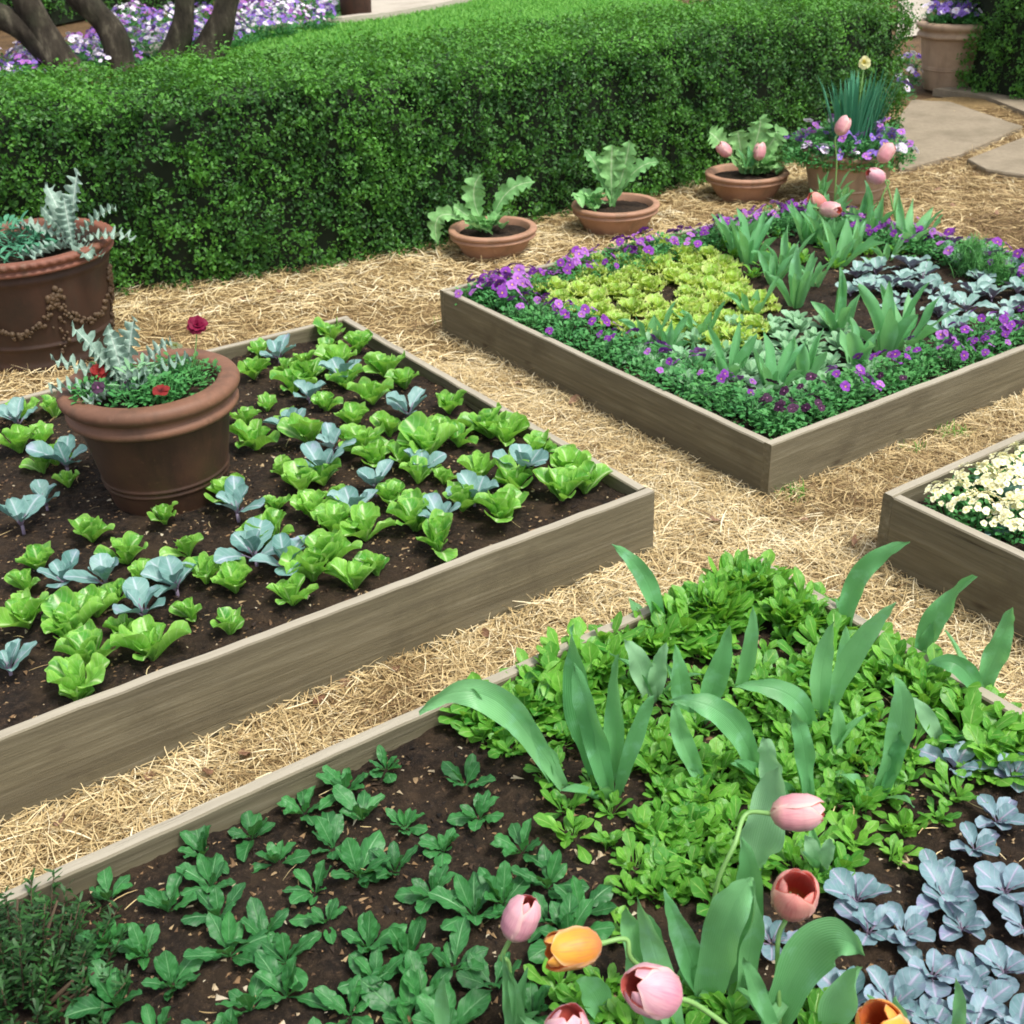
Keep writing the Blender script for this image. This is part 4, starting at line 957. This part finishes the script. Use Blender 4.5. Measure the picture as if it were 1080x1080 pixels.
# ---------------------------------------------------------------- pots
def lathe(mb, prof, n=64, mod=None):
    vs = []; uv = []
    for i, (r, z) in enumerate(prof):
        for j in range(n):
            th = j/n*2*PI; rr = r*(1+(mod(i, th, z) if mod else 0)); vs.append((rr*math.cos(th), rr*math.sin(th), z)); uv.append((j/n, i/len(prof)))
    m_ = len(prof); fs = [(i*n+j, i*n+(j+1) % n, (i+1)*n+(j+1) % n, (i+1)*n+j) for i in range(m_-1) for j in range(n)]
    mb.add(vs, fs, uv)
def arc(cx, cz, r, a0, a1, n=6): return [(cx+r*math.cos(R(a0+(a1-a0)*i/n)), cz+r*math.sin(R(a0+(a1-a0)*i/n))) for i in range(n+1)]
def pot(name, loc, H, Rt, Rb, rimh, body, rim, label, soil_drop=.035, bands=(), lip=.022, rope=False, tilt=(0, 0), group='terracotta pots'):
    r = empty(name, loc, U(0, 6), 1, label, 'pot', group); r.rotation_euler = (tilt[0], tilt[1], 0)
    mb = MB(); Rn = Rt-lip
    prof = [(0.001, .0), (Rb*.97, 0), (Rb, .006)]
    for i in range(1, 81):
        t = i/80; z = .006+(H-rimh-.006)*t; q = Rb+(Rn-Rb)*(t**.9)
        for (bz, bw, bh) in bands:
            q += bh*math.exp(-((t-bz)/bw)**2)
        prof.append((q, z))
    def md(i, th, z): return .0035*math.sin(2*th+z*9)
    lathe(mb, prof, 72, md); mb.build('body', M[body], r)
    rm = MB(); z0 = H-rimh
    pr = [(Rn-.003, z0-.002)]+arc(Rn+lip*.55, z0+rimh*.18, rimh*.16, -90, 60, 5)+[(Rn+lip*.5, z0+rimh*.42)]+arc(Rn+lip*.7, z0+rimh*.78, rimh*.24, -60, 90, 7)+arc(Rn-.004, z0+rimh*.8, rimh*.22, 90, 170, 5)+[(Rn-.028, H-rimh*.6), (Rn-.03, H-soil_drop-.03)]
    mod = (lambda i, th, z: .012*math.sin(th*62+z*90) if 7 < i < 16 else 0) if rope else md
    lathe(rm, pr, 248 if rope else 80, mod); rm.build('rim', M[rim], r)
    so = MB(); ns = 30; zz = H-soil_drop; vs = [(0, 0, zz+.015)]
    for q in range(1, 9):
        for j in range(ns):
            th = j/ns*2*PI; rr = (Rn-.026)*q/8; vs.append((rr*math.cos(th), rr*math.sin(th), zz+.015*(1-(q/8)**2)+U(-.004, .004)))
    fs = [(0, 1+j, 1+(j+1) % ns) for j in range(ns)]+[(1+(q-1)*ns+j, 1+q*ns+j, 1+q*ns+(j+1) % ns, 1+(q-1)*ns+(j+1) % ns) for q in range(1, 8) for j in range(ns)]
    so.add(vs, fs); so.build('soil', M['soil'], r)
    return r
def floor_pt(px, py, z=0.0): return unp(px, py, z)
# A: carved pot at the left
A = V3((-2.08, 4.95, -.045)); HA = .52; RA = .385
pa = pot('terracotta_pot', A, HA, RA, .285, .06, 'clay_old', 'clay_rope', 'large dark carved terracotta pot with swags, cut by the left edge', bands=((.28, .02, .008), (.06, .05, .012), (.93, .03, .006)), lip=.03, rope=True)
gm = MB()
def ballblob(mb, p, r):
    vs = []; n = 6
    for i in range(5):
        ph = -PI/2+PI*i/4
        for j in range(n): vs.append((p.x+r*math.cos(ph)*math.cos(j*PI/3), p.y+r*math.cos(ph)*math.sin(j*PI/3), p.z+r*math.sin(ph)))
    mb.add(vs, [(i*n+j, i*n+(j+1) % n, (i+1)*n+(j+1) % n, (i+1)*n+j) for i in range(4) for j in range(n)])
def surfA(th, z): rr = .285+(RA-.03-.285)*((z/.46)**.9)+.004; return V3((rr*math.cos(th), rr*math.sin(th), z))
for sw in range(6):                    # garlands hanging between rosettes
    t0 = sw*PI/3+.1
    for i in range(26):
        f = i/25; th = t0+f*PI/3; z = .33-.13*(1-(2*f-1)**2)
        for k_ in range(3): ballblob(gm, surfA(th+U(-.03, .03), z+U(-.018, .018)), U(.005, .013))
    for i in range(34):
        a = U(0, 6.28); q = U(0, .035); ballblob(gm, surfA(t0+q*math.cos(a)/.3, .35+q*math.sin(a)*1.2), U(.008, .015))
    for i in range(22): ballblob(gm, surfA(t0+U(-.09, .09), .35-i*.012), U(.005, .012))
for i in range(30):
    th = i*2*PI/30; ballblob(gm, V3((.284*math.cos(th), .284*math.sin(th), .05)), .012)
gm.build('garland', M['clay_mossy'], pa)
# B: pot in the bed
B_ = at('L', 181, 519, 0); B_.z = BEDS['L']['zs']-.02; HB = .40
pb = pot('terracotta_pot', B_, HB, .25, .165, .095, 'clay_dark', 'clay_rim', 'brown terracotta pot with banded rim standing among the lettuces', bands=((.36, .014, .005), (.30, .014, .005), (.02, .03, .004)), lip=.028)
# bowls
bowls = []
for (px, py, Rr, H, lab) in [(520, 250, .235, .15, 'shallow clay bowl with one arching artichoke seedling by the hedge'), (649, 226, .245, .16, 'shallow clay bowl with bare soil and a broad leaved artichoke, second by the hedge'),
                             (787, 192, .25, .16, 'shallow clay bowl by the hedge with pink tulips in it')]:
    p = unp(px, py, .06); p.z = -.035; bowls.append((p, Rr, H)); pot('clay_bowl', p, H, Rr, Rr*.66, .05, 'clay_pale', 'clay_pale', lab, lip=.02, group='shallow clay bowls')
Fp = unp(893, 195, .05); Fp.z = -.045; pot('terracotta_pot', Fp, .31, .285, .2, .075, 'clay_stone', 'clay_pale', 'terracotta pot of daffodils and purple pansies at the back corner bed', bands=((.4, .02, .006),), lip=.026)
Gp = unp(1003, 88, .0); Gp.z = -.04; pot('terracotta_pot', Gp, .56, .34, .235, .13, 'clay_stone', 'clay_stone', 'tall stony clay pot of violet pansies beside the flagstones', bands=((.4, .012, .006), (.44, .012, .004)), lip=.035)
Hp = unp(376, 15, 0); Hp.z = -.05; pot('terracotta_pot', Hp, .55, .27, .22, .08, 'clay_dark', 'clay_dark', 'small dark brown pot far off at the end of the pansy border', lip=.02)

# plants inside the pots
def jag(mb, base, az, L, W, e0, bend, lobes=7, cup=.3, ruff=.12): leaf(mb, base, az, L, W, e0, bend, cup=cup, ruff=ruff, rn=lobes*.8, prof=CAR, nL=lobes*5, nS=6, lobes=lobes)
# A: silver cardoon and green foliage
r = empty('cardoon', A+V3((.24, -.05, HA-.03)), label='silver grey cardoon with jagged leaves in the big carved pot', cat='cardoon', group='silver leaved plants in pots'); mb = MB()
for az, L, e, bd in [(-.1, .30, 35, 55), (1.2, .33, 78, 20), (.5, .26, 55, 40), (2.2, .3, 70, 30), (3.0, .28, 45, 50), (-1.0, .24, 20, 40), (-2.0, .26, 30, 50), (2.7, .22, 60, 20), (4.0, .25, 20, 30), (1.7, .22, 85, 10), (-.5, .16, 10, 40)]:
    jag(mb, (0, 0, 0), az+U(-.1, .1), L, .095, R(e), R(bd), 11, ruff=.2)
mb.build('foliage', M['cardoon'], r)
r = empty('leafy_plant', A+V3((-.04, -.1, HA-.04)), label='bushy blue green herb filling the left half of the carved pot', cat='herb'); mb = MB()
for j in range(260):
    a_ = U(0, 6.28); q = .2*math.sqrt(random.random()); h = U(0, .17)*(1-q/.3)
    leaf(mb, (q*math.cos(a_), q*math.sin(a_), h), U(0, 6.28), U(.05, .085), U(.016, .03), R(U(10, 60)), R(U(0, 50)), prof=SPI, nL=6, nS=3)
mb.build('foliage', M['pot_green'], r)
# B
zB = B_.z+HB-.03
r = empty('cardoon', V3((B_.x-.06, B_.y-.02, zB)), label='frosty silver cardoon leaning left in the pot among the lettuces', cat='cardoon', group='silver leaved plants in pots'); mb = MB()
for az, L, e, bd in [(2.7, .25, 58, 20), (2.2, .2, 75, 5), (1.2, .22, 75, 20), (.5, .2, 55, 30), (3.6, .22, 25, 20), (-.8, .16, 50, 30), (3.2, .23, 40, 20), (.1, .22, 35, 20), (5.4, .14, 40, 30), (4.3, .18, 30, 40), (2.0, .2, 50, 10), (3.0, .18, 65, 20)]:
    jag(mb, (0, 0, 0), az, L, .075, R(e), R(bd), 11, ruff=.22)
mb.build('foliage', M['cardoon'], r)
r = empty('leafy_plant', V3((B_.x-.0, B_.y-.06, zB)), label='fine blue green feathery herb in the middle of the banded pot', cat='herb'); mb = MB()
for j in range(60): leaf(mb, (random.gauss(0, .02), random.gauss(0, .02), U(0, .09)), U(0, 6.28), U(.03, .06), U(.008, .016), R(U(10, 70)), R(U(0, 40)), prof=SPI, nL=5, nS=2, lobes=0)
mb.build('foliage', M['mache'], r)
for (dx, dy, col, nf, lab) in [(.11, -.04, 'f_cream', 0, 'green pansy tuft without flowers at the right rim of the banded pot'), (.05, -.1, 'f_dark', 1, 'pansy tuft with one near black flower in the banded pot'), (-.13, -.1, 'f_dark', 1, 'low pansy tuft at the left rim of the banded pot'),
                               (.0, -.14, 'f_cream', 0, 'flowerless pansy tuft at the near rim of the banded pot'), (.06, .06, 'f_cream', 1, 'pansy tuft with one yellow flower at the back of the banded pot'), (.13, .04, 'f_rust', 0, 'green pansy tuft at the far right rim of the banded pot'),
 (-.12, .05, 'f_rust', 0, 'green pansy tuft hidden behind the silver cardoon'), (.08, -.11, 'f_rust', 1, 'pansy tuft with one rust flower at the near right rim of the banded pot')]:
    viola(V3((B_.x+dx, B_.y+dy, zB)), col, nf, .95, lab, 'pansies in the banded pot', name='pansy_plant', cat='pansy', fs=1.6)
def double_flower(loc, top, mat, rr, label, name='ranunculus'):
    r = empty(name, loc, label=label, cat='flower'); st = MB(); tube(st, curve_pts([V3((0, 0, -.01)), (top-loc)*.5+V3((.01, 0, 0)), top-loc], 5), .002, 6); st.build('stem', M['stem'], r)
    o = link('flower', flower_mesh(0, rr, mat, 8, True), r, top-loc); n = (toCam(top)+V3((0, 0, .7))).normalized(); o.rotation_euler = n.to_track_quat('Z', 'X').to_euler()
    mb = MB()
    for j in range(8): leaf(mb, (0, 0, 0), U(0, 6.28), U(.03, .06), .02, R(U(20, 60)), R(30), prof=SAL, nL=5, nS=3)
    mb.build('foliage', M['viola_leaf'], r)
b = V3((B_.x+.1, B_.y+.02, zB)); double_flower(b, near_axis(208, 343, b), 'f_red', .029, 'crimson double flower standing up from the banded pot')
b = V3((B_.x-.13, B_.y-.03, zB)); double_flower(b, near_axis(104, 392, b), 'f_rust', .027, 'rust red double flower low at the left rim of the banded pot')
# C, D, E
def art(loc, leaves, small, label, group='artichoke seedlings in clay bowls'):
    r = empty('artichoke', loc, label=label, cat='artichoke', group=group); mb = MB()
    for (mx, my, tx, ty, W) in leaves:
        mid = near_axis(mx, my, loc); tip = near_axis(tx, ty, loc); leaf3(mb, V3((0, 0, 0)), mid-loc, tip-loc, W*1.6, (toCam(mid)+V3((U(-.2, .2), 0, .5))).normalized(), prof=CAR, wave=.08, wn=4, nL=30, nS=6, lobes=8, tw=U(-.3, .3))
    for (dx, dy, n_) in small:
        for j in range(n_): leaf(mb, (dx+random.gauss(0, .03), dy+random.gauss(0, .03), U(0, .06)), U(0, 6.28), U(.07, .13), U(.05, .08), R(U(25, 70)), R(U(10, 50)), prof=CAB, nL=8, nS=6, ruff=.1)
    mb.build('foliage', M['artichoke'], r)
p, Rr, H = bowls[0]; art(p+V3((-.02, 0, H-.03)), [(468, 226, 462, 257, .07), (500, 210, 507, 184, .09), (533, 205, 564, 192, .07), (490, 225, 478, 218, .05)], [(-.0, -.05, 16)], 'artichoke seedling with one leaf arching over the left rim of its bowl')
p, Rr, H = bowls[1]; art(p+V3((-.02, 0, H-.03)), [(632, 180, 616, 158, .06), (645, 178, 646, 153, .11), (658, 178, 664, 148, .08), (668, 182, 695, 171, .06)], [(-.13, -.06, 22)], 'broad leaved artichoke seedling fanning upright in the second bowl')
p, Rr, H = bowls[2]; art(p+V3((0, .03, H-.03)), [(760, 150, 748, 140, .09), (780, 150, 778, 138, .09), (800, 140, 801, 126, .1), (815, 148, 818, 140, .1)], [(.06, -.03, 26), (.12, 0, 16)], 'leafy artichoke filling the bowl that holds two tulips')
for (x, y, dx, axv, lab) in [(764, 158, -.02, ax(-.75, .6, .2), 'pink tulip leaning left in the third clay bowl'), (801, 160, .02, ax(.1, .95, .2), 'pink tulip standing upright in the third clay bowl')]:
    b = V3((p.x+dx, p.y-.05, H-.04)); simple_tulip(near_axis(x, y, b), 0, 0, b, axv, 'pink', lab, group='tulips in the clay bowl')
# F: daffodil + pansies
r = empty('daffodil', V3((Fp.x+.02, Fp.y+.03, .28)), label='clump of daffodil leaves with a single pale yellow flower', cat='daffodil'); mb = MB()
for j in range(120):
    a_ = U(0, 6.28); q = .12*math.sqrt(random.random()); leaf(mb, (q*math.cos(a_), q*math.sin(a_)*.7, -.01), a_, U(.28, .44), U(.012, .018), R(U(72, 90)), R(U(-2, 14)), cup=.2, prof=[(0, .8), (.6, 1), (.9, .7), (1, .15)], nL=7, nS=2)
mb.build('foliage', M['daff'], r); top = near_axis(912, 66, Fp); st = MB(); tube(st, [V3((0, 0, -.01)), (top-r.location)*.6, top-r.location], .004, 6); st.build('stem', M['stem'], r)
o = link('flower', flower_mesh(0, .036, 'f_yellow', 6), r, top-r.location); o.rotation_euler = toCam(top).to_track_quat('Z', 'X').to_euler()
mb = MB(); lathe(mb, [(.006, 0), (.011, .006), (.013, .016), (.017, .022)], 16, lambda i, th, z: .1*math.sin(th*7) if i == 3 else 0)
t_ = mb.build('trumpet', M['f_yellow'], o)
for j in range(26):
    a_ = j*2.4; q = .16+.17*math.sqrt(j/26)
    viola(V3((Fp.x+q*math.cos(a_), Fp.y+q*math.sin(a_), .27-(.07 if q > .27 else 0))), ['f_violet', 'f_violet', 'f_mauve'] if j % 3 else ['f_white', 'f_mauve'], 3 if j % 2 else 5, U(1.1, 1.4), 'pansy clump spilling over the rim of the daffodil pot', 'pansies round the daffodil pot', name='pansy_plant', cat='pansy', fs=1.5)
for j in range(16):
    a_ = j*2.4; q = .27*math.sqrt((j+.5)/16)
    viola(V3((Gp.x+q*math.cos(a_), Gp.y+q*math.sin(a_), .5)), ['f_violet', 'f_violet', 'f_white'], 8, U(1.2, 1.6), 'pansy clump crowding the top of the tall stony clay pot', 'pansies in the tall pot', name='pansy_plant', cat='pansy', fs=1.6)

# pansy border behind the lawn
far = []
def addfar(poly, n, dmin):
    P = [V3((x, y, 0)) for x, y in poly]; t = 0; k = 0
    while k < n and t < 6000:
        t += 1; x, y = U(min(q.x for q in P), max(q.x for q in P)), U(min(q.y for q in P), max(q.y for q in P))
        if not inpoly(x, y, P): continue
        p = unp(x, y, .12); p.z = -.06
        if all((p-o).length > dmin for o in far): far.append(p); k += 1
addfar([(235, 42), (250, 5), (300, -6), (362, -6), (362, 16), (300, 28)], 44, .33)
addfar([(120, 62), (115, 25), (140, 8), (185, 10), (235, 10), (235, 30), (180, 48)], 36, .36)
addfar([(78, 60), (72, 42), (105, 38), (112, 62)], 9, .3); addfar([(-20, 82), (-20, 55), (30, 50), (52, 72)], 14, .3)
for p in far: viola(p, random.choice([['f_violet', 'f_violet', 'f_mauve'], ['f_violet', 'f_white'], ['f_white', 'f_white', 'f_violet'], ['f_mauve', 'f_white']]), 20, U(2.1, 3.0), 'violet and white pansy clump in the far border behind the hedge', 'pansies in the far border', name='pansy_plant', cat='pansy', fs=.85)
for (x, y) in [(958, 78), (950, 92), (962, 62)]:
    p = unp(x, y, .1); p.z = -.02; viola(p, ['f_white', 'f_violet'], 8, 1.7, 'pale pansy clump between the hedge end and the tall clay pot', 'pansies by the tall pot', name='pansy_plant', cat='pansy', fs=1.3)

# trees ----------------------------------------------------------------
def tree(bx, by, stems, label):
    b = unp(bx, by, 0); b.z = -.08; r = empty('garden_tree', b, label=label, cat='tree', group='trees behind the hedge'); ends = []
    for (ox, pts, rad) in stems:
        P = [V3((ox+x, .15*x, z)) for x, z in pts]; cp_ = curve_pts(P, 6); n = len(cp_); mb = MB()
        tube(mb, cp_, [rad*(1.15-.75*i/(n-1)) for i in range(n)], 14, bump=.25); e = cp_[-1]
        for k_ in range(4):
            a_ = U(0, 6.28); e2 = e+V3((math.cos(a_)*.7, math.sin(a_)*.7, U(.5, 1.1))); tube(mb, curve_pts([cp_[-4], e.lerp(e2, .5)+V3((0, 0, .1)), e2], 4), [rad*.4]*4+[rad*.25]*4+[rad*.12], 7); ends.append(e2)
        mb.build('trunk', M['bark'], r)
    cen = []; 
    for e in ends:
        for k_ in range(26): cen.append(tuple(e+V3((random.gauss(0, .38), random.gauss(0, .38), random.gauss(.1, .3)))))
    cen = np.array(cen); leaf_cloud('crown', cen, np.tile((0, 0, 1.), (len(cen), 1)), .09, 10, .075, rng.uniform(.2, .8, len(cen)), M['treeleaf'], r)
tree(76, 76, [(0, [(0, 0), (-.35, .5), (-.75, .75), (-1.3, .9), (-2.0, 1.5), (-2.4, 2.4)], .15), (.06, [(0, 0), (-.25, .45), (-.42, 1.0), (-.6, 1.8), (-.8, 2.9)], .16)], 'grey barked tree with one trunk bending low to the left')
tree(126, 72, [(0, [(0, 0), (.02, .3), (-.12, .65), (-.38, 1.0), (-.6, 1.8), (-.7, 2.8)], .17)], 'dark tree trunk leaning left between the two forked trees')
tree(176, 66, [(0, [(0, 0), (.2, .35), (.3, .7), (.33, 1.2), (.4, 2.8)], .15)], 'pale grey trunk standing in front of the purple pansies')
tree(214, 62, [(0, [(0, 0), (.2, .3), (.34, .62), (.5, 1.1), (.9, 2.7)], .19)], 'thick dark trunk at the corner of the lawn edging')

# dark yew at the bottom left --------------------------------------------
ys = unp(-8, 1048, .2); ys.z = 0
ry = empty('yew_shrub', ys, label='dark green yew shrub at the near corner of the front bed', cat='shrub')
Pn = []; Tn = []; Th = []; Tl_ = []
st = MB()
for s in range(420):
    a_ = U(0, 6.28); el = math.asin(U(0, 1)); q = .235*U(.55, 1.0)*(1+.18*lowf(a_*1.3, el*2, 2, 6))
    d = V3((math.cos(a_)*math.cos(el), math.sin(a_)*math.cos(el), math.sin(el)*1.05)); p = d*q+V3((0, 0, .05)); up = (d+V3((0, 0, .6))).normalized(); g = U(0, .5)+(.45 if random.random() < .16 else 0)
    tube(st, [p-up*.04, p+up*.045], [.0018, .001], 4)
    for k_ in range(26):
        f = k_/26; c = p+up*(-.03+.085*f); th = U(0, 6.28)
        Pn.append(c); Th.append(th); Tl_.append(U(.1, .9)); Tn.append(min(1, g+.25*f))
n = len(Pn); Pn = np.array([tuple(p) for p in Pn]); Ln = rng.uniform(.014, .024, n)
tl = np.array(Tl_); th = np.array(Th); Pn = Pn+np.stack([np.cos(th)*np.cos(tl), np.sin(th)*np.cos(tl), np.sin(tl)], 1)*(Ln*.5)[:, None]
o = strands('foliage', Pn, Ln, rng.uniform(.0035, .0055, n), th, tl, np.array(Tn), .08, M['yew']); o.parent = ry
for s in range(40):
    a_ = U(0, 6.28); e = V3((math.cos(a_)*.16, math.sin(a_)*.16, U(.12, .26))); tube(st, [V3((0, 0, -.02)), e*.5+V3((0, 0, .04)), e], [.008, .005, .002], 5)
st.build('branch', M['woody'], ry)

# dead leaves lying in the straw
for i, (x, y) in enumerate([(330, 740), (372, 722), (292, 722), (150, 820), (262, 790), (215, 806), (60, 868), (520, 668), (760, 548), (840, 545), (600, 425), (300, 305), (250, 315), (1010, 215), (985, 200), (1050, 225), (700, 480), (540, 400), (900, 575), (418, 700)]):
    p = unp(x, y, 0); mb = MB(); leaf(mb, (0, 0, 0), 0, U(.035, .06), U(.02, .035), R(U(0, 15)), R(U(-40, 60)), cup=U(-.6, .9), ruff=.12, rn=2, prof=SPI if i % 2 else CAB, nL=8, nS=5, tw=U(-1, 1))
    o = mb.build('dead_leaf', M['dead']); o.location = (p.x, p.y, pathz(p.x, p.y)+.022); o.rotation_euler = (U(-.3, .3), U(-.3, .3), U(0, 6.28)); tag(o, 'curled brown dead leaf lying on the straw path', 'dead leaf', 'dead leaves in the straw')
# tufts of grass at the boards' feet ---------------------------------------
def tuft(x, y, n, lab):
    p = unp(x, y, 0); r = link('grass_tuft', None) if 0 else None
    P_ = np.array([(random.gauss(0, .03), random.gauss(0, .02), U(.01, .03)) for _ in range(n)])
    o = strands('grass_tuft', P_, rng.uniform(.04, .08, n), rng.uniform(.002, .0035, n), rng.uniform(0, 6.28, n), rng.uniform(.4, 1.3, n), rng.uniform(.2, 1, n), .1, M['lawn']); o.location = (p.x, p.y, pathz(p.x, p.y)); tag(o, lab, 'grass tuft', 'weeds in the straw')
tuft(478, 334, 50, 'thin grass tuft at the left foot of the far bed'); tuft(1000, 450, 60, 'green weed tuft at the foot of the far bed near the cream violas'); tuft(835, 520, 45, 'green weed tuft at the near corner of the far bed'); tuft(960, 468, 30, 'small weed in the straw before the far bed')

# ---------------------------------------------------------------- light
w = bpy.data.worlds.new("World"); sc.world = w; w.use_nodes = True; nt = w.node_tree; bg = nt.nodes['Background']
sky = nt.nodes.new('ShaderNodeTexSky'); sky.sky_type = 'NISHITA'; sky.sun_disc = False
SUN_EL, SUN_AZ = R(64), math.atan2(-.45, .62)      # towards the sun: from the right, a little behind the camera
sky.sun_elevation = SUN_EL; sky.sun_rotation = PI/2-SUN_AZ
sky.air_density = 1.0; sky.dust_density = 3.0
hs = nt.nodes.new('ShaderNodeHueSaturation'); hs.inputs['Saturation'].default_value = .35
nt.links.new(sky.outputs[0], hs.inputs['Color']); nt.links.new(hs.outputs[0], bg.inputs['Color']); bg.inputs['Strength'].default_value = .128
sd = bpy.data.lights.new('sun', 'SUN'); sd.energy = 1.8; sd.angle = R(14); sd.color = (1, .96, .88)
so = bpy.data.objects.new('sun', sd); C.objects.link(so)
dsun = V3((math.cos(SUN_AZ)*math.cos(SUN_EL), math.sin(SUN_AZ)*math.cos(SUN_EL), math.sin(SUN_EL)))
so.rotation_euler = dsun.to_track_quat('Z', 'Y').to_euler(); so.location = (0, 0, 8)
sc.view_settings.view_transform = 'Standard'; sc.view_settings.look = 'None'; sc.view_settings.exposure = 1.0; sc.view_settings.gamma = 1
sc.render.engine = 'CYCLES'; sc.cycles.use_denoising = True
sc.cycles.use_adaptive_sampling = True; sc.cycles.adaptive_threshold = .02; sc.cycles.max_bounces = 4; sc.cycles.diffuse_bounces = 3; sc.cycles.glossy_bounces = 1; sc.cycles.transmission_bounces = 2; sc.cycles.transparent_max_bounces = 4
sc.cycles.filter_width = 1.8 if hasattr(sc.cycles, 'filter_width') else 1.5
